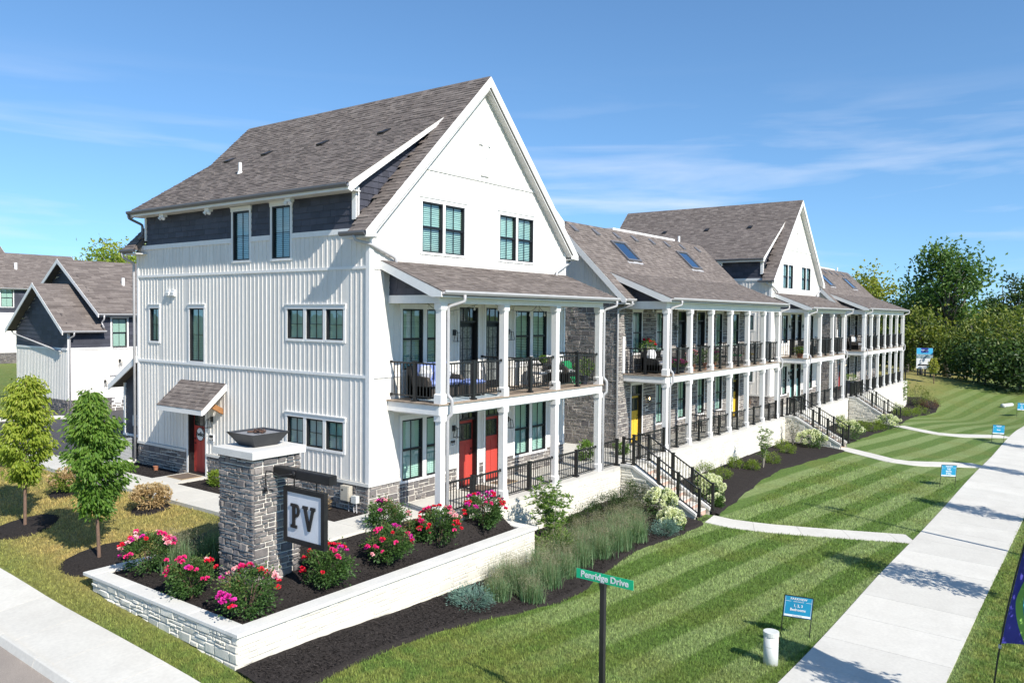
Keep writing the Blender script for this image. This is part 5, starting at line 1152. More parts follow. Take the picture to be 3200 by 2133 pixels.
# ---------------------------------------------------------------- signs and small fittings outdoors
def put_text(txt, pos, ux, uy, size, mat, parent, name='lettering', bold=0., spacing=1.):
    me = UNIT[txt, spacing].copy(); me.transform(Matrix.Scale(size,4)); ux, uy = Vector(ux).normalized(), Vector(uy).normalized(); n = ux.cross(uy); M = Matrix((ux,uy,n)).transposed()
    pos = Vector(pos); me.transform(Matrix.Translation(pos)@M.to_4x4()); me.materials.clear(); me.materials.append(mat); return link(name, me, parent)
green = mk('sign_green', (.005,.50,.23), None, 2, .4); blue = mk('sign_blue', (.015,.25,.42), None, 2, .4); sheet = mk('sign_sheet_white', (.80,.80,.80), None, 2, .5); grey_t = mk('grey_ink', (.30,.33,.34), None, 2, .5)
p = at_depth(1885, 1822, 13.3); zb = zg(p.x,p.y)
SS = thing('street_sign', 'green street name sign reading Penridge Drive on a black post', 'sign', (p.x,p.y,zb)); h = p.z-zb
m = MB(); m.box(-.04,.04,-.04,.04,-.2,h-.03); m.hexa([(-.04,-.04,h-.1),(.04,-.04,h-.1),(.04,.04,h-.1),(-.04,.04,h-.1),(-.055,-.055,h+.01),(.055,-.055,h+.01),(.055,.055,h+.01),(-.055,.055,h+.01)]); m.build('post', black, SS)
m = MB(); m.box(-.006,.006,-.56,.52,h+.0,h+.16); m.build('blade', green, SS); put_text('Penridge Drive',(-.0085,-.02,h+.083),(0,-1,0),Z3,.15,sheet,SS,'lettering',.003)
def yard_sign(u, v, ang, w, hgt, leg, lines, label, tilt=.08, big=True):
    p = ground_at(u, v); T = thing('yard_sign', label, 'sign', (p.x,p.y,p.z), ang, 'blue yard signs along the sidewalk'); T.rotation_euler = (0,tilt,ang)
    m = MB()
    for s in (-1,1): m.tube([(s*w/2,0,-.1),(s*w/2,0,leg+hgt)],.011,6)
    m.tube([(-w/2,0,leg),(w/2,0,leg)],.011,6); m.tube([(-w/2,0,leg+hgt),(w/2,0,leg+hgt)],.011,6); m.build('frame', black, T)
    m = MB(); m.box(-w/2+.01,w/2-.01,-.006,.006,leg+.01,leg+hgt-.01); m.build('panel', blue, T)
    m = MB(); m.box(-w/2+.02,w/2-.02,-.009,-.0065,leg+.02,leg+hgt*.13); m.build('footer', sheet, T)
    m = MB(); m.box(-w/2+.02,-w*.26,-.009,-.0065,leg+hgt*.745,leg+hgt*.755); m.box(w*.26,w/2-.02,-.009,-.0065,leg+hgt*.745,leg+hgt*.755)
    for s in (-1,1): m.box(s*(w/2-.025)-.0025,s*(w/2-.025)+.0025,-.009,-.0065,leg+.03,leg+hgt-.03)
    m.build('rule', sheet, T)
    def tx(t, z, sz, mt=sheet, b=.001, sp=1.): put_text(t,(0,-.0105,leg+hgt*z),(1,0,0),Z3,sz,mt,T,'lettering',b,sp)
    tx('PARKVIEW',.875,hgt*.14,sheet,.0015,1.12); tx('APARTMENTS',.75,hgt*.06,sheet,0,1.3); tx('937-396-5787',.075,hgt*.075,grey_t,0,1.05)
    n = len(lines)
    for i, l in enumerate(lines): tx(l,.47+(n-1)*.09-i*.19,hgt*.165,sheet,.0025)
    return T
yard_sign(2484,1988,math.atan2(-.56,.27),.62,.49,.44,['1, 2, 3','Bedrooms'],'blue yard sign reading 1, 2, 3 Bedrooms beside the capped pipe')
yard_sign(2960,1520,math.atan2(-.5,.63),.8,.5,.45,['Large','Balconies','& Patios'],'blue yard sign reading Large Balconies and Patios')
yard_sign(3117,1381,math.atan2(-.5,.63),.9,.55,.5,['Garages'],'blue yard sign reading Garages beyond the second path'); yard_sign(3190,1300,math.atan2(-.5,.8),1.0,.6,.5,['Pet','Friendly'],'small blue yard sign farthest along the sidewalk')
pvc = mk('pvc_white', (.62,.63,.60), (.54,.55,.50), 5, .55)
p = ground_at(2408, 2072); T = thing('utility_pipe', 'short white capped utility pipe standing in the striped lawn', 'pipe', tuple(p)); m = MB(); m.tube([(0,0,-.2),(0,0,.62)],.15,22); m.build('pipe_body', pvc, T, True)
m = MB(); m.tube([(0,0,.60),(0,0,.685),(0,0,.69)],[.162,.162,.15],22); m.build('cap', pvc, T); m = MB(); m.add([(.163*math.cos(a),.163*math.sin(a),z) for z in (.42,.56) for a in (-.95,-.75,-.55)],[(0,1,4,3),(1,2,5,4)]); m.build('warning_label', mk('orange_label', (.55,.12,.04), None, 3, .5), T)
m = MB(); m.tube([(0,0,.38),(0,0,.392)],.152,22); m.build('joint_ring', pvc, T)
p = ground_at(3148, 1270); T = thing('fallen_pipe', 'white pipe stub lying on the far lawn', 'pipe', (p.x,p.y,p.z), .3); m = MB(); m.tube([(-.7,.5,.12),(.7,-.5,.12)],.17,12); m.tube([(-.74,.53,.12),(-.62,.445,.12)],.2,12); m.build('pipe_body', pvc, T, True); m = MB(); m.tube([(-.60,.43,.12),(-.55,.39,.12)],.185,12); m.build('collar', pvc, T)
# feather flag
fp = at_depth(3092, 2230, 13.9); fz = zg(fp.x,fp.y); FG = thing('feather_flag', 'tall purple feather flag with green swoosh and white lettering beside the sidewalk', 'flag', (fp.x,fp.y,fz))
purple = mk('flag_purple', (.075,.065,.42), (.05,.045,.32), 2, .6); lime = mk('flag_lime', (.30,.55,.12), None, 2, .6); teal = mk('flag_teal', (.03,.25,.50), (.06,.36,.45), 2, .6)
ux = Vector((cR.x,cR.y,0)).normalized(); nf = Vector((-cF.x,-cF.y,0)).normalized()
pole = [Vector((0,0,-.2))]+[Vector((0,0,0))+ux*(.012*k+.004*k*k)+Vector((0,0,.34*k)) for k in range(0,15)]
m = MB(); m.tube(pole,[.02]*3+[.015]*13,8); m.build('pole', black, FG)
def fpt(z, a, w=0.): 
    zs = [q.z for q in pole]; xx = np.interp(z,zs,[q.dot(ux) for q in pole]); return ux*(float(xx)+a)+Vector((0,0,z))+nf*(.05*math.sin(z*3.1+a*5)*min(1,a*3)+w)
def cloth(lo, hi, z0, z1, name, mat, w, n=30, k=6):
    m = MB(); vs = []
    for i in range(n+1):
        z = z0+(z1-z0)*i/n
        for j in range(k+1): vs.append(fpt(z,lo(z)+(hi(z)-lo(z))*j/k,w))
    m.add(vs,[(i*(k+1)+j,i*(k+1)+j+1,(i+1)*(k+1)+j+1,(i+1)*(k+1)+j) for i in range(n) for j in range(k)]); return m.build(name, mat, FG, True)
zA, zB = .05+1.62, 4.7
cloth(lambda z: .02, lambda z: .70-.4*max(0,(z-4.1))/.6*.9, zA, zB, 'flag_cloth', purple, 0)
def sw0(z): return .10+.34*abs((z-2.45)/.85)**1.6
cloth(lambda z: sw0(z), lambda z: min(.695,sw0(z)+.10+.10*(1-abs(z-2.3)/1.)), 1.70, 3.1, 'swoosh', lime, .004, 24, 5); cloth(lambda z: min(.66,sw0(z)+.12), lambda z: .69, 1.75, 3.0, 'swoosh', teal, .006, 24, 5)
for i, ch in enumerate('APARTMENTS'): z = 4.05-i*.22; put_text(ch, fpt(z,.36,.012), Vector((0,0,-1)).cross(Vector((0,0,1))) if 0 else -Vector((0,0,1)), ux, .2, sheet, FG, 'lettering', .001)
for z in (1.62,.9): m = MB(); c = fpt(z,0)-Vector((0,0,0)); m.tube([c-Vector((0,0,.03)),c+Vector((0,0,.03))],.026,8); m.build('clip', gutter_m, FG)
# big developer sign
p = at_depth(2888, 1166, 88); p.z = zg(p.x,p.y); d = (Vector((CAM.x,CAM.y,0))-Vector((p.x,p.y,0))).normalized(); BB = thing('development_sign', 'large white and blue development sign on dark posts on the far slope', 'sign', (p.x,p.y,p.z), math.atan2(d.y,d.x)+math.pi/2+.25)
BB.scale = (.78,.78,.78)
for s in (-.8,.15,.85): m = MB(); m.box(s-.09,s+.09,.06,.24,-.3,2.6); m.build('post', dkb, BB)
m = MB(); m.box(-1.05,1.05,-.03,.05,1.05,3.95); m.build('board', sheet, BB); m = MB(); m.box(-1.04,1.04,-.04,-.032,3.1,3.94); m.build('sky_print', mk('print_cyan', (.06,.45,.75), None, 1, .5), BB); m = MB(); m.box(-.47,.47,-.05,-.042,3.3,3.95); m.build('logo_panel', mk('print_navy', (.02,.05,.35), None, 1, .5), BB)
m = MB(); m.box(-1.04,1.04,-.041,-.033,2.5,3.1); m.build('photo_print', mk('print_photo', (.04,.12,.13), (.45,.55,.60), 3.5, .5), BB); m = MB(); m.box(-.85,.95,-.04,-.032,1.45,1.66); m.build('footer', dkb, BB); put_text('PARKVIEW',(0,-.056,3.66),(1,0,0),Z3,.2,sheet,BB,'lettering',.004); m = MB(); m.box(-.2,.2,-.04,-.032,1.17,1.31); m.build('footer_logo', grey_t, BB)
put_text('APARTMENTS',(0,-.056,3.48),(1,0,0),Z3,.1,sheet,BB)
# street lamp outside the frame edge and street trees, whose shadows cross the pavement
T = thing('street_lamp', 'tall dark street lamp beside the sidewalk', 'street lamp', (14.0,-16.0,zg(14,-16))); m = MB(); m.tube([(0,0,-.2),(0,0,.5),(0,0,8)],[.11,.09,.055],10); m.build('pole', black, T); m = MB(); m.tube([(0,0,7.9),(0,-.5,8.3),(0,-1.4,8.4)],.04,8); m.build('arm', black, T); m = MB(); m.box(-.12,.12,-2.0,-1.4,8.34,8.46); m.build('lamp_head', black, T)
for i, (x, h, w_) in enumerate(((.6,5.0,.75),(8.8,5.4,.95),(19.3,5.2,.8),(29.8,5.2,.8),(39.9,5.2,.8))):
    young_tree(x,-15.9,h,1.9,w_,520+i,('young street tree level with the capped pipe','young street tree level with the first staircase','young street tree level with the yellow doors','young street tree level with the second staircase','young street tree level with the teal doors')[i],lf_tree,2600,.15,None,'street_tree','street trees',.06)
# utility boxes on the wall near the corner, air conditioner, pots and mats
T = thing('utility_box', 'beige metal utility cabinet on the stone base near the corner', 'utility box', (-.06,.77,.24)); m = MB(); m.box(-.14,0,-.17,.17,0,.42); m.build('cabinet', mk('beige_metal', (.50,.46,.38), None, 3, .5), T); m = MB(); m.box(-.155,-.14,-.15,.15,.02,.40); m.build('cabinet_door', MAT['beige_metal'], T); m = MB(); m.tube([(-.05,-.08,0),(-.05,-.08,-.35)],.02,8); m.build('conduit', gutter_m, T); m = MB(); m.box(-.158,-.155,.05,.11,.28,.33); m.build('label_plate', black, T)
T = thing('junction_box', 'small white plastic junction box with conduits beside the beige cabinet', 'utility box', (-.06,.42,.22)); m = MB(); m.box(-.13,0,-.1,.1,0,.2); m.build('cover', pvc, T)
for y in (-.05,.06): m = MB(); m.tube([(-.06,y,0),(-.06,y,-.2),(-.07,y-.04,-.33)],.018,8); m.build('conduit', gutter_m, T)
T = thing('air_conditioner', 'round cornered grey air conditioner unit on a pad by the wall end', 'air conditioner', (-.35,12.75,0)); acm = mk('ac_metal', (.42,.43,.44), (.36,.37,.38), 3, .45, metal=.3)
m = MB(); m.box(-.42,.42,-.42,.42,-.05,.05); m.build('pad', concrete, T)
def rr_(h, z, c=.09): return [(-h+c,-h,z),(h-c,-h,z),(h,-h+c,z),(h,h-c,z),(h-c,h,z),(-h+c,h,z),(-h,h-c,z),(-h,-h+c,z)]
m = MB(); m.add(rr_(.36,.05)+rr_(.36,.78),[(i,(i+1)%8,8+(i+1)%8,8+i) for i in range(8)]+[tuple(range(8,16))]); m.build('cabinet', acm, T)
for k in range(13): z = .10+k*.05; m = MB(); m.add(rr_(.372,z)+rr_(.372,z+.022),[(i,(i+1)%8,8+(i+1)%8,8+i) for i in range(8)]+[tuple(range(8,16)),tuple(range(7,-1,-1))]); m.build('louvre', acm, T)
m = MB(); m.add(rr_(.38,.78)+rr_(.38,.83)+rr_(.3,.85),[(i,(i+1)%8,8+(i+1)%8,8+i) for i in range(8)]+[(8+i,8+(i+1)%8,16+(i+1)%8,16+i) for i in range(8)]); m.build('top_cover', acm, T)
m = MB(); m.tube([(0,0,.80),(0,0,.84)],.27,18); m.build('fan_guard', dkb, T); m = MB(); m.tube([(.3,-.2,.3),(.45,-.22,.34),(.6,-.3,.3)],.03,8); m.build('refrigerant_line', black, T)
def pot(x, y, z, r, h, label, col, plant=None, pr=.25, ph=.4, seed=0, flower=None, nf_=12, cat='potted plant'):
    T = thing('flower_pot', label, cat, (x,y,z)); m = MB(); n = 14; m.tube([(0,0,0),(0,0,h*.9),(0,0,h*.9),(0,0,h)],[r*.7,r*.95,r*1.06,r*1.06],n); m.build('pot', col, T)
    if plant:
        L = LF(seed); rr = L.r
        for _ in range(420): q = L.rv(); c = Vector((q.x*pr,q.y*pr,h+ph*.5+q.z*ph*.5)); L.leaf(c,q+Vector((0,0,.2))+L.rv()*.5,.09*rr.uniform(.6,1.2),.04,rr.random(),.1)
        L.build('foliage', plant, T)
        if flower is not None:
            for _ in range(nf_): q = L.rv().normalized(); o = link('bloom', BL[flower], T); o.location = (q.x*pr,q.y*pr,h+ph*.5+abs(q.z)*ph*.5); o.scale = (1.1,)*3
    return T
terra = mk('terracotta', (.42,.17,.09), None, 6, .8); darkpot = mk('dark_pot', (.03,.035,.05), None, 6, .5); bluepot = mk('blue_pot', (.03,.07,.14), None, 6, .3)
pot(-.35,10.3,-.06,.09,.16,'small terracotta pot standing in the mulch by the side wall',terra)
def mat_(x0,x1,y0,y1,label,col,z=.0): T = thing('door_mat', label, 'doormat', ((x0+x1)/2,(y0+y1)/2,z)); m = MB(); a, b = (x1-x0)/2, (y1-y0)/2; m.box(-a,a,-b,b,.002,.018); m.build('mat', col, T); m = MB(); m.box(-a+.04,a-.04,-b+.04,b-.04,.018,.021); m.build('pattern', mk('mat_'+col.name, (.16,.12,.09), None, 20, .95), T)
coir = mk('coir', (.40,.30,.17), (.32,.23,.13), 25, .95); dkmat = mk('dark_mat', (.05,.05,.05), None, 20, .95)
mat_(-.85,-.1,7.85,8.75,'pale coir doormat on the walk at the side door',coir); mat_(3.7,4.7,-.8,-.15,'dark doormat outside the red door beside the corner window',dkmat); mat_(5.1,5.95,-.75,-.2,'coir doormat outside the second red door',coir)
# round wreath on the side door
T = thing('door_wreath', 'round white hello door hanger on the red side door', 'door hanger', (.118,8.30,1.35)); m = MB(); m.tube([(0,0,0),(-.02,0,0)],.23,26); m.build('disc', sheet, T); m = MB(); m.tube([(-.02,.22*math.cos(a),.22*math.sin(a)) for a in np.linspace(0,6.28,30)],.012,6); m.build('rim', dkb, T); put_text('hello',(-.026,0,0),(0,-1,0),Z3,.2,dkb,T,'lettering',.004); m = MB(); m.tube([(-.02,0,.22),(-.02,0,.36)],.006,5); m.build('ribbon', dkb, T)
# ---------------------------------------------------------------- balcony furniture
wick = mk('wicker', (.085,.07,.06), (.04,.035,.03), 40, .7, bump=.6, bscale=90); cush = mk('blue_cushion', (.20,.26,.52), (.15,.20,.44), 4, .85); cushw = mk('patterned_pillow', (.74,.74,.74), (.22,.23,.26), 16, .9); whitec = mk('white_cushion', (.72,.72,.72), None, 3, .9)
DZ = 3.062
def soft(m, x0,x1,y0,y1,z0,z1,c=.05): m.hexa([(x0+c,y0+c,z0),(x1-c,y0+c,z0),(x1-c,y1-c,z0),(x0+c,y1-c,z0),(x0,y0,(z0+z1)/2),(x1,y0,(z0+z1)/2),(x1,y1,(z0+z1)/2),(x0,y1,(z0+z1)/2)]); m.hexa([(x0,y0,(z0+z1)/2),(x1,y0,(z0+z1)/2),(x1,y1,(z0+z1)/2),(x0,y1,(z0+z1)/2),(x0+c,y0+c,z1),(x1-c,y0+c,z1),(x1-c,y1-c,z1),(x0+c,y1-c,z1)])
def sofa(x, y, w, label, wm, cm, name='loveseat', cat='sofa', z=DZ, dp=.8):
    T = thing(name, label, cat, (x,y,z)); m = MB(); m.box(0,w,-dp,0,.06,.36); m.build('seat_base', wm, T); m = MB(); m.prism([(-.16,.36),(0,.36),(.04,.9),(-.06,.9)],'x',0,w); m.build('back_frame', wm, T)
    for a in (0,w-.13): m = MB(); m.prism([(-dp,.06),(0,.06),(0,.66),(-dp+.12,.62),(-dp,.5)],'x',a,a+.13); m.build('arm', wm, T)
    n = max(1,round((w-.26)/.65)); s = (w-.27)/n
    for k in range(n):
        m = MB(); soft(m,.135+k*s,.135+(k+1)*s-.01,-dp,-.17,.36,.50); m.build('seat_cushion', cm, T); m = MB(); soft(m,.135+k*s,.135+(k+1)*s-.01,-.32,-.15,.5,1.0); m.build('back_cushion', cm, T)
    for xx in (.05,w-.05):
        for yy in (-dp+.05,-.05): m = MB(); m.box(xx-.03,xx+.03,yy-.03,yy+.03,0,.06); m.build('leg', wm, T)
    return T
sofa(1.3,-.2,1.55,'brown wicker loveseat with blue cushions on the nearest balcony',wick,cush)
for x, lb in ((1.62,'patterned throw pillow at the arm of the wicker loveseat'),(2.45,'white lattice throw pillow on the loveseat near the balcony door')):
    T = thing('throw_pillow', lb, 'pillow', (x,-.6,DZ+.5)); m = MB(); soft(m,-.22,.22,-.06,.08,0,.42,.05); m.build('pillow_body', cushw, T); m = MB(); m.tube([(-.22,.01,.21),(-.17,.01,.42),(.17,.01,.42),(.22,.01,.21)],.008,5); m.build('piping', whitec, T)
T = thing('ottoman', 'wicker ottoman with a blue cushion before the loveseat', 'ottoman', (2.6,-1.05,DZ)); m = MB(); m.box(0,.75,-.35,.3,.05,.36); m.build('ottoman_base', wick, T); m = MB(); soft(m,.0,.75,-.35,.3,.36,.48); m.build('seat_cushion', cush, T)
for xx in (.05,.7):
    for yy in (-.3,.25): m = MB(); m.box(xx-.03,xx+.03,yy-.03,yy+.03,0,.05); m.build('leg', wick, T)
T = thing('outdoor_rug', 'pale blue patterned rug on the nearest balcony', 'rug', (2.5,-1.1,DZ)); m = MB(); m.box(-1.4,1.4,-.7,.6,.001,.008); m.build('rug_weave', mk('rug_blue', (.25,.36,.42), (.55,.57,.55), 9, .95), T); m = MB(); m.box(-1.4,1.4,-.72,-.7,.001,.006); m.build('fringe', whitec, T)
def chair(x, y, rz, label, seatm, z=DZ, group=None):
    T = thing('metal_chair', label, 'chair', (x,y,z), rz, group); w_ = .25
    for sx in (-w_,w_): m = MB(); m.tube([(sx,-.25,0),(sx,-.22,.42),(sx,-.2,.62),(sx,.2,.64)],.013,6); m.build('leg', black, T); m = MB(); m.tube([(sx,.28,0),(sx,.2,.44),(sx,.27,.92)],.013,6); m.build('leg', black, T)
    m = MB(); soft(m,-.25,.25,-.26,.22,.42,.5,.03); m.build('seat_cushion', seatm, T)
    m = MB()
    for k in range(6): m.tube([(-.2+k*.08,.21,.5),(-.2+k*.08,.27,.9)],.007,5)
    m.tube([(-w_,.27,.92),(0,.275,.96),(w_,.27,.92)],.013,6); m.build('backrest', black, T); return T
chair(6.75,-.9,1.4,'black metal chair with white seat left of the balcony table',whitec); chair(7.9,-.8,-1.5,'black metal chair with pale cushion right of the balcony table',whitec)
T = thing('bistro_table', 'round black metal table on the nearest balcony', 'table', (7.3,-.75,DZ)); m = MB(); m.tube([(0,0,.70),(0,0,.73)],.42,24); m.build('table_top', black, T); m = MB(); m.tube([(0,0,0),(0,0,.70)],.03,8); m.build('pedestal', black, T); m = MB(); m.tube([(0,0,0),(0,0,.02)],.22,16); m.build('base', black, T)
sofa(8.35,-.25,.75,'pale cushioned armchair at the far end of the nearest balcony',wick,whitec,'armchair','chair')
pot(8.75,-1.5,DZ,.15,.3,'dark pot with spiky green plant behind the balcony rail',darkpot,lf_pal,.35,.6,601); pot(7.3,-.75,DZ+.73,.07,.1,'little potted plant on the balcony table',darkpot,lf_pal,.12,.15,602)
greenm = mk('green_fabric', (.01,.30,.10), None, 4, .8)
T = thing('folded_chair', 'bright green folded lounge chair leaning near the far rail of the nearest balcony', 'chair', (8.55,-.95,DZ)); m = MB(); m.prism([(-.25,0),(.05,0),(.3,.75),(.22,.78)],'x',0,.5); m.build('fabric', greenm, T); m = MB(); m.tube([(0,-.25,0),(0,.28,.8),(.5,.28,.8),(.5,-.25,0)],.015,6); m.build('frame', black, T)
# string lights under the porch beams
for (x0,x1,lb,n) in ((.9,9.0,'string of clear bulbs hung under the nearest balcony roof',12),(14.6,23.4,'string of clear bulbs under the stone house porch roof',13)):
    T = thing('string_lights', lb, 'string lights', (x0,-1.2,5.85)); L_ = x1-x0; pts = []; 
    for k in range(49): s = k/48; pts.append((L_*s,.45*math.sin(s*9.4),-.30*abs(math.sin(s*math.pi*3))))
    m = MB(); m.tube(pts,.008,4); m.build('cable', black, T)
    for k in range(n): q = pts[int((k+.5)*48/n)]; m = MB(); m.tube([(q[0],q[1],q[2]),(q[0],q[1],q[2]-.06),(q[0],q[1],q[2]-.09),(q[0],q[1],q[2]-.14),(q[0],q[1],q[2]-.16)],[.014,.014,.03,.032,.01],8); m.build('bulb', bulb_off, T, True)
# stone house balcony
for i, (x, lb) in enumerate(((15.1,'dark wicker armchair with white cushions at the stone house balcony corner'),(16.4,'dark wicker armchair with white cushions next to the magenta flowers'))): sofa(x,-.45,.85,lb,black,whitec,'armchair','chair',DZ,.75)
pot(15.75,-1.55,DZ,.16,.25,'blue pot of magenta flowers behind the corner rail',bluepot,lf_pal,.25,.3,610,3,18); pot(16.55,-1.6,DZ,.15,.25,'dark pot of magenta flowers by the second column',darkpot,lf_pal,.22,.3,611,3,14); pot(15.9,-.3,DZ+.65,.14,.22,'pot of orange flowers and tall greens on the balcony',darkpot,lf_pal,.35,.55,612,1,12)
T = thing('plant_stand', 'slim black plant stand by the stone house window', 'stand', (15.9,-.3,DZ))
for sx in (-.12,.12):
    for sy in (-.1,.1): m = MB(); m.box(sx-.012,sx+.012,sy-.012,sy+.012,0,.63); m.build('leg', black, T)
m = MB(); m.box(-.15,.15,-.13,.13,.63,.65); m.build('shelf', black, T)
for i, (x, pr) in enumerate(((18.2,.3),(19.7,.35),(20.6,.3))): pot(x,-1.35,DZ,.15,.28,('potted plant with yellow and pink flowers on the stone house balcony','tall leafy potted plant before the first black balcony door','potted plant with magenta flowers between the black balcony doors')[i],terra,lf_pal,pr,.6,620+i,(2,None,3)[i],14)
for i, x in enumerate((22.6,24.2,26.2)): chair(x,-1.0,1.2*i,('black metal chair near the second balcony door of the stone house','black metal chair in the fourth balcony bay of the stone house','black metal chair near the right end of the stone house balcony')[i],(darkpot,greenm,yellow_door)[i])
chair(35.2,-1.1,.6,'green slatted chair on the balcony above the teal doors',greenm); pot(33.6,-1.4,DZ,.2,.25,'pot of yellow green leaves on the balcony above the teal doors',terra,lf_lime,.4,.4,630); sofa(37.0,-.4,.9,'dark armchair on the balcony above the teal doors',black,bluepot,'armchair','chair',DZ,.7)
sofa(48.4,-.4,1.6,'white cushioned sofa on the farthest balcony',wick,whitec,'loveseat','sofa'); pot(46.2,-1.2,0,.45,.9,'big planter of green and pale leaves at the top of the third stairs',darkpot,lf_lime,.55,.5,631); 
lf_tall = leafmat('tall_tree_leaf', [(.025,.055,.014),(.06,.125,.026),(.12,.205,.045),(.19,.28,.07)])
for (txt, pos, ux_, uy_, sz, mt, par, nm) in TEXTS: put_text(txt, pos, ux_, uy_, sz, mt, par, nm, .001)
# house numbers were laid out in the first houses' local axes; the far houses get their own copies
# ---------------------------------------------------------------- houses behind, on the left
def back_house(loc, label, X0, X1, D, zr_, ze, ztrim, zst, proj=None, wins=(), detail=True, name='rear_house', low=siding, group=None):
    H = thing(name, label, 'house', loc, 0, group); FF = Fr((0,0,0),(1,0,0),Z3,(0,-1,0)); FL = Fr((X0,D,0),(0,-1,0),Z3,(-1,0,0)); ym = D/2
    m = MB(); m.prism([(.05,-.3),(D,-.3),(D,ze),(ym,zr_-.2),(.05,ze)],'x',X0+.05,X1); m.build('wall_core', low, H)
    L = []; LS = []; LB_ = []
    ops = [op(*q) for q in wins]
    shakes(L, FF, X0, X1, ztrim+.12, ze, ops=ops, course=.24, wid=.9)
    tpg = lambda u: ze+min(u,D-u)*(zr_-ze)/ym-.25
    shakes(L, FL, .05, D, ztrim+.12, zr_, top=tpg, course=.24, wid=.9)
    m = MB(); wbox(m,FF,X0,X1,ztrim,ztrim+.12,-.02,.05); wbox(m,FF,X0-.02,X0+.12,zst,ztrim,-.02,.03); m.build('band_board', white, H)
    if zst > 0: stones(LS, FF, X0, X1, -.3, zst, band=(.16,.28), wid=(.2,.6)); stones(LS, FL, 0, D, -.3, zst, band=(.16,.28), wid=(.2,.6))
    boards(LB_, FF, X0+.12, X1, zst, ztrim, (), pitch=.4); boards(LB_, FL, .1, D, zst, ztrim, (), pitch=.2)
    kids = list(H.children)[0] if H.children else None
    pieces('siding_shingle', H, L, dark_sid, loc, 150); pieces('stone', H, LS, stone_m, loc, 120); pieces('siding_board', H, LB_, low, loc, 120)
    for q in wins: window(H, FF, *q, 'hung', .1, .12, shade=1.)
    sl = (zr_-ze)/ym; o = .45; m = MB(); m.prism([(-o,ze-o*sl+.15),(ym,zr_+.15),(ym,zr_-.05),(-o,ze-o*sl-.02)],'x',X0-.4,X1+.4); m.prism([(D+o,ze-o*sl+.15),(ym+.001,zr_+.15),(ym+.001,zr_-.05),(D+o,ze-o*sl-.02)],'x',X0-.4,X1+.4); rf = m.build('roof', shingle_m, H)
    L = []; ln = math.hypot(ym+o,(ym+o)*sl); shingles(L, Fr((X0-.42,-o-.02,ze-o*sl+.15),(1,0,0),(0,1,sl),(0,-sl,1)), ln, lambda v: 0, lambda v: X1-X0+.84, e=.19, w0=.3, w1=.7); pieces('shingle', rf, L, shingle_m, loc, 150)
    for xx in (X0-.44,X1+.4):
        m = MB(); m.prism([(-o-.02,ze-o*sl+.13),(ym,zr_+.17),(D+o+.02,ze-o*sl+.13),(D+o+.02,ze-o*sl-.1),(ym,zr_-.1),(-o-.02,ze-o*sl-.1)],'x',xx,xx+.05); m.build('rake_board', white, H)
    gutter(H,(X0-.4,-o,ze-o*sl+.13),(X1+.4,-o,ze-o*sl+.13),(0,-1,0),gutter_m)
    m = MB(); m.box(X0-.3,X1+.3,-o+.02,0,ze-o*sl-.05,ze-o*sl-.02); m.build('soffit', soffit_m, H)
    return H, FF, rf
LZ = -.5
LB, lf, lr = back_house((8.4,31.8,LZ),'two storey charcoal and white house behind the parking court',0,20,9.4,9.05,6.0,3.72,.82,wins=[(-.45,.0,3.9,5.5)][:0]+[(.6,1.5,3.85,5.55),(2.95,3.85,3.85,5.55)])
# projecting gable of that house
m = MB(); m.prism([(0.02,-.3),(6.8,-.3),(6.8,5.0),(3.4,7.45),(0.02,5.0)],'x',-1.9,.0); pj = m.build('gable_wing', siding, LB); L = []; LS = []; LB_ = []
fw_ = Fr((-1.95,6.8,0),(0,-1,0),Z3,(-1,0,0)); shakes(L, fw_, 0, 6.8, 3.84, 7.6, top=lambda u: 5.0+min(u,6.8-u)*.72-.1, course=.24, wid=.8); stones(LS, fw_, 0, 6.8, -.3, .82, band=(.16,.28), wid=(.2,.6)); boards(LB_, fw_, .05, 6.75, .82, 3.72, (), .2)
ff_ = Fr((-1.95,0,0),(1,0,0),Z3,(0,-1,0)); shakes(L, ff_, 0, 1.95, 3.84, 5.0, course=.24, wid=.8); stones(LS, ff_, 0, 1.95, -.3, .82, band=(.16,.28), wid=(.2,.6)); boards(LB_, ff_, .1, 1.95, .82, 3.72, (), .4)
pieces('siding_shingle', pj, L, dark_sid, LB.location, 120); pieces('stone', pj, LS, stone_m, LB.location, 120); pieces('siding_board', pj, LB_, siding, LB.location, 60)
m = MB(); wbox(m,fw_,0,6.8,3.72,3.84,-.02,.06); wbox(m,ff_,0,1.95,3.72,3.84,-.02,.05); wbox(m,ff_,-.02,.12,.82,4.9,-.02,.04); m.build('band_board', white, pj)
m = MB(); m.prism([(-.4,4.85),(3.4,7.62),(7.2,4.85),(7.2,4.7),(3.4,7.4),(-.4,4.7)],'x',-2.4,.05); gr = m.build('gable_wing_roof', shingle_m, LB); m = MB(); m.prism([(-.42,4.84),(3.4,7.64),(7.22,4.84),(7.22,4.6),(3.4,7.38),(-.42,4.6)],'x',-2.44,-2.4); m.build('rake_board', white, LB)
L = []; shingles(L, Fr((-2.42,-.42,4.85),(1,0,0),(0,3.8,2.77),(0,-2.77,3.8)), 4.7, lambda v: 0, lambda v: 2.4, e=.19, w0=.3, w1=.7); pieces('shingle', gr, L, shingle_m, LB.location, 120)
gutter(LB,(-2.4,-.42,4.84),(.05,-.42,4.84),(0,-1,0),gutter_m); downspout(LB,[(-1.8,-.48,4.75),(-1.8,-.45,4.55),(-1.88,-.1,4.4),(-1.88,-.1,0)])
downspout(LB,[(-2.1,7.1,4.7),(-2.08,6.9,4.55),(-2.08,.6,3.62)]); downspout(LB,[(-.1,-.52,5.75),(-.1,-.5,5.5),(-.15,-.3,5.3),(-.1,-.5,5.0)])
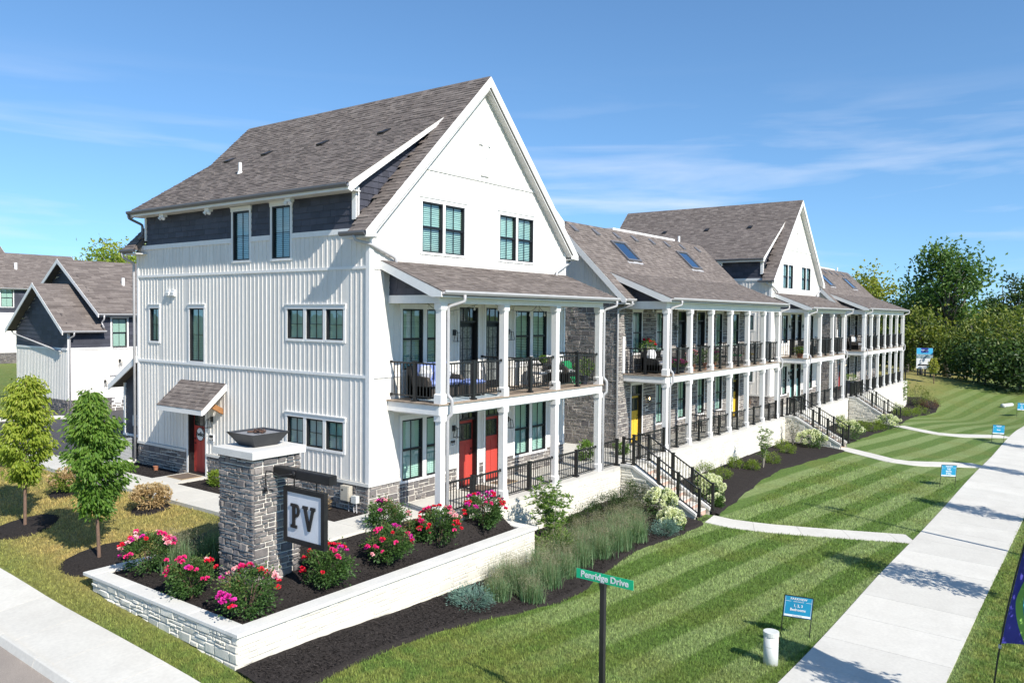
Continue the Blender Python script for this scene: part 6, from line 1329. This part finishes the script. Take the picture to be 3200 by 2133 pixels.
dd = MB(); wbox(dd,lf,.55,1.6,.0,2.08,.0,.04); do = dd.build('utility_door', white, LB); dd = MB(); wbox(dd,lf,.45,1.7,2.1,2.18,.0,.09); dd.build('drip_cap', gutter_m, do); lamp(LB, lf, 1.05, 3.0); lamp(LB, lf, .15, 1.8); dd = MB(); wbox(dd,lf,.98,1.22,1.72,1.86,.04,.16); dd.build('flood_light', gutter_d, do)
m = MB(); m.tube([(2.5,2.3,7.2),(2.5,2.3,8.1)],.1,8); m.build('vent_pipe', white, LB)
LB2, lf2, _ = back_house((6,80,-.1),'long charcoal house with brown roof behind the gabled one',0,25,12,12.1,8.2,5.25,1.0,wins=[(15.3+k*5,16.5+k*5,6.0,8.0) for k in (0,1)])
m = MB(); m.tube([(18.0,3.0,9.4),(18,3.0,11.0)],.16,8); m.build('vent_pipe', white, LB2)
LB3, _, _ = back_house((20,118,-.1),'white gabled house far behind on the left',-4,18,14,15.6,11.0,8.0,1.5,low=siding)
LB4, _, _ = back_house((30.5,62,-.4),'charcoal house whose roof shows above the parking court',0,24,10,10.6,6.8,4.0,.8)
# ---------------------------------------------------------------- trees behind
def big_tree(u, v, depth, h, w, seed, label, mat, n=2600, leaf=.5, name='tree', z=None, trunkh=.3, group=None, pos=None, clumps=40, flat=1.):
    p = pos or at_depth(u, v, depth); zz = zg(p.x,p.y) if z is None else z; T = thing(name, label, 'tree', (p.x,p.y,zz), 0, group); L = LF(seed); rr = L.r; m = MB(); t0 = h*.022
    m.tube([(0,0,-.3),(0,0,h*trunkh*.5),(rr.uniform(-.03,.03)*h,0,h*trunkh),(rr.uniform(-.05,.05)*h,rr.uniform(-.05,.05)*h,h*.85)],[t0*1.3,t0,t0*.8,t0*.15],8)
    for k in range(clumps):
        q = L.rv().normalized()*rr.uniform(.45,1.); c = Vector((q.x*w,q.y*w,h*(trunkh+1)*.5+q.z*h*(1-trunkh)*.47)); s = w*rr.uniform(.16,.30)
        b = Vector((0,0,max(h*trunkh*.7,c.z*rr.uniform(.45,.7)))); m.tube([b,b.lerp(c,.5)+Vector((0,0,.03*h)),c],[t0*.4,t0*.2,t0*.06],5); tb = rr.uniform(-.15,.2)
        for _ in range(n//clumps):
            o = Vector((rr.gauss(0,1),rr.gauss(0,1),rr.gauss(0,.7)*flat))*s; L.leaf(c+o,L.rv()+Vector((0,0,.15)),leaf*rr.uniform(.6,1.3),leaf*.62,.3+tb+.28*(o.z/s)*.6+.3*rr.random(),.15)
    m.build('trunk', bark_g, T, True); L.build('crown', mat, T); return T
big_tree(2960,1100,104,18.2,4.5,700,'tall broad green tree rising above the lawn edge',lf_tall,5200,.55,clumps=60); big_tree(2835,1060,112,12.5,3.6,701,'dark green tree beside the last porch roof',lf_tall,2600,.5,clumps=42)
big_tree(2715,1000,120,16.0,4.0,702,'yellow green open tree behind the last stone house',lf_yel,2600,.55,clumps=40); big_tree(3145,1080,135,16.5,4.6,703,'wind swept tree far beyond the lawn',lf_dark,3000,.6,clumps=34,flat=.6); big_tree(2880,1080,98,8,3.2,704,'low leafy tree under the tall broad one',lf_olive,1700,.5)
k = 0
for (u, v, dp, h, w_, mt, lb) in ((3060,1130,92,7.5,4.2,lf_olive,'olive green tree in the thicket beside the lawn'),(3130,1140,88,8.0,4.6,lf_olive,'rounded olive tree in the thicket near the far fence'),(3190,1140,84,8.0,4.6,lf_olive,'olive tree at the right end of the thicket'),(3015,1140,97,5.,3.4,lf_dark,'dark bush in the thicket behind the development sign'),(3080,1160,86,5.0,4.2,lf_dark,'low dark bush at the lawn edge below the olive trees'),(3150,1170,82,5.0,4.2,lf_dark,'dense dark bush by the far fence'),(3215,1175,80,5.2,4.2,lf_dark,'dark bush where the lawn leaves the frame'),(2975,1110,112,4.2,3.0,lf_olive,'bushy undergrowth beneath the tall broad tree'),(3110,1100,110,7.5,4.2,lf_dark,'dark tree behind the olive ones'),(3200,1080,108,8.,4.5,lf_dark,'tall dark tree behind the thicket'),(2845,1110,120,3.6,3.0,lf_olive,'green bush behind the development sign'),(2795,1105,104,5.0,3.,lf_dark,'dark bush glimpsed between the last porch columns'),(2755,1105,108,5.5,3.2,lf_olive,'olive bush glimpsed between the last porch columns')):
    big_tree(u,v,dp,h,w_,720+k,lb,mt,2000,.46,trunkh=.12,name='thicket_tree',clumps=34); k += 1
young_tree(*gp(2918,1198),2.6,1.1,.55,760,'thin sapling on the slope below the development sign',lf_yel,900,.2,None,'sapling'); young_tree(*gp(3006,1152),4.2,1.6,1.4,761,'sapling standing before the dark thicket',lf_yel,1200,.25,None,'sapling')
for i, (u, v, dp, h, w_) in enumerate(((300,800,150,17,6),(350,790,160,20,6),(405,780,150,20.5,7),(130,800,190,17,6),(455,780,170,21,7))): big_tree(u,1000,dp,h,w_,780+i,('pale green tree behind the charcoal house roof','yellow green tree top over the rear roofs','leafy tree top next to the white townhouse eave','tree top behind the white rear gable','tree hidden behind the townhouse corner')[i],lf_yel if i % 2 else lf_tree2,2000,.7,z=-.5)
# distant wood and hills
L = LF(900); rr = L.r
for _ in range(15000):
    a = rr.uniform(-1.05,1.25); d = rr.uniform(330,520); x, y = CAM.x+d*math.cos(YAW+a), CAM.y+d*math.sin(YAW+a); hh = 9+4*math.sin(a*23)+2.5*math.sin(a*61); L.leaf(Vector((x,y,-3+hh*rr.random()**.8)),L.rv(),rr.uniform(2.5,5),rr.uniform(2,3.4),.15+.6*rr.random(),.1)
L.build('distant_wood', lf_olive, None, 'stuff')
m = MB()
for (cx, cy, r, h) in ((1100,500,420,34),(1250,-60,500,30),(600,1100,420,34),(150,1250,400,30)):
    n = 24; rings = 6; b = len(m.v)
    for i in range(rings+1):
        for k in range(n): q = i/rings; m.v.append((cx+math.cos(6.283*k/n)*r*q,cy+math.sin(6.283*k/n)*r*q,-4+h*(math.cos(q*math.pi)*.5+.5)))
    for i in range(rings):
        for k in range(n): m.f.append((b+i*n+k,b+i*n+(k+1)%n,b+(i+1)*n+(k+1)%n,b+(i+1)*n+k)); m.t.append(.5)
m.build('hills', mk('hill_green', (.06,.085,.04), (.04,.06,.03), .05, .95), None, True, 'structure')
gmesh('far_road', np.linspace(0,1,2), np.linspace(0,1,2), lambda X, Y: X*0, asphalt) if 0 else None
p0 = at_depth(2915,1012,190); m = MB(); m.box(-26,26,-9,9,-.2,.0); o = m.build('far_parking', asphalt, None, False, 'structure'); o.location = (p0.x,p0.y,-2.9); o.rotation_euler = (0,0,YAW+.3)
for i, (u, dp, h, lb) in enumerate(((3035,150,9,'weathered wooden utility pole among the trees'),(3157,145,10,'utility pole carrying a transformer and crossarm'))):
    p = at_depth(u,1050,dp); z = zg(p.x,p.y); T = thing('utility_pole', lb, 'utility pole', (p.x,p.y,z)); m = MB(); m.tube([(0,0,-.5),(0,0,h)],[.22,.16],8); m.build('pole', bark_g, T); m = MB(); m.tube([Vector((cR.x,cR.y,0))*-1.2+Vector((0,0,h-.8)),Vector((cR.x,cR.y,0))*(1.2+4*i)+Vector((0,0,h-.8))],.1,6); m.build('crossarm', bark_g, T)
    if i: m = MB(); q = Vector((cR.x,cR.y,0))*3.5; m.tube([q+Vector((0,0,h-4.2)),q+Vector((0,0,h-2.2))],1.0,12); m.build('transformer', pvc, T)
    m = MB()
    for s in (-1,1):
        for zz in (h-.6,h-2.2): q = Vector((cR.x,cR.y,0)); m.tube([Vector((0,0,zz))-q*9+Vector((0,0,-.3)),Vector((0,0,zz))-q*4+Vector((0,0,-.5)),Vector((0,0,zz))],.035,4)
    m.build('wire', black, T)
# far rail fence
T = thing('rail_fence', 'dark wooden rail fence below the thicket', 'fence', tuple(ground_at(3150,1196)))
for k in range(5): m = MB(); q = Vector((cR.x,cR.y,0))*k*2.2; m.box(q.x-.07,q.x+.07,q.y-.07,q.y+.07,-.2,1.3); m.build('post', bark_g, T)
for zz in (.5,1.1): m = MB(); m.tube([(0,0,zz),tuple(Vector((cR.x,cR.y,0))*8.8+Vector((0,0,zz)))],.05,5); m.build('rail', bark_g, T)
# ground spotlights in the mulch
for i, (u, v) in enumerate(((915,1985),(1145,1915))):
    x, y = gp(u, v); T = thing('spotlight', ('small black ground spotlight near the planter corner','small black ground spotlight by the blue juniper')[i], 'spotlight', (x,y,zg(x,y)+.03)); m = MB(); m.tube([(0,0,-.1),(0,0,.1)],.012,6); m.build('stake', black, T); m = MB(); m.tube([(0,-.05,.08),(0,.09,.17)],[.03,.045],10); m.build('lamp_head', black, T)
# ---------------------------------------------------------------- grass blades on the near lawn
rg = np.random.default_rng(5); N_ = 620000
def inpoly_mask(x, y):
    ok = np.ones(len(x), bool)
    edge = np.interp(x,[-6.6,-5.6,-4.3,-2.4,-1,0,1.3,2.6,4.2,5.9,7.8,11.3],[-4.7,-4.7,-4.55,-4.6,-4.85,-5.2,-5.45,-5.45,-5.15,-5.0,-5.3,-5.45])
    front = (y < np.where(x < -6.5,-1.,edge)) & (y > -11.12) & (x > -7.08)
    pth = np.interp(y,[-11.2,-9.2,-7.2,-6,-5.2],[13.85,12.8,11.75,11.25,11.15]); front &= (np.abs(x-pth) > .6)
    e2 = np.interp(x,[11.8,12.8,14.85,18,21.3,24.5,29],[-5.3,-5.1,-4.9,-4.45,-4.3,-4.7,-5.3]); front &= ~((x > 11.8) & (y > e2))
    right = (y < -13.78) & (y > -15.8) & (x > -6)
    left = (x > -7.08) & (x < -2.58) & (y > -3.3) & (y < 17) & ~((x > -6.5) & (y < 2.32))
    for cx, cy, r in ((-5.65,7.59,.8),(-5.6,3.57,.8),(-3.2,5.52,.5),(-3.59,9.6,.55),(-3,16.1,.65)): left &= np.hypot(x-cx,y-cy) > r
    return front | right | left
x = rg.uniform(-7.1,26,N_*3); y = rg.uniform(-15.6,17,N_*3); d = np.hypot(x-CAM.x,y-CAM.y); k = inpoly_mask(x,y) & (rg.random(N_*3) < np.clip((15./d)**2.2,0,1)); x, y, d = x[k][:N_], y[k][:N_], d[k][:N_]
n = len(x); z = zgv(x,y); hgt = rg.uniform(.035,.085,n); wd = rg.uniform(.004,.008,n)*np.clip(d/14,1,2.2); a = rg.uniform(0,6.283,n); tl = rg.normal(0,.5,n)*hgt; b2 = rg.uniform(0,6.283,n)
V = np.empty((n,3,3)); V[:,0] = np.stack([x-np.cos(a)*wd,y-np.sin(a)*wd,z-.005],1); V[:,1] = np.stack([x+np.cos(a)*wd,y+np.sin(a)*wd,z-.005],1); V[:,2] = np.stack([x+np.cos(b2)*tl,y+np.sin(b2)*tl,z+hgt],1)
me = bpy.data.meshes.new('grass'); me.vertices.add(3*n); me.vertices.foreach_set('co', V.ravel()); me.loops.add(3*n); me.loops.foreach_set('vertex_index', np.arange(3*n,dtype=np.int32)); me.polygons.add(n); me.polygons.foreach_set('loop_start', np.arange(0,3*n,3,dtype=np.int32)); me.polygons.foreach_set('loop_total', np.full(n,3,dtype=np.int32))
me.update(); at = me.attributes.new('tint','FLOAT','FACE'); at.data.foreach_set('value', rg.random(n).astype(np.float32)); me.materials.append(blade_m); o = link('grass', me, None, 'stuff'); tag(o, 'short mown grass blades covering the near lawns', 'grass')
print('blades', n, 'objects', len(bpy.data.objects))
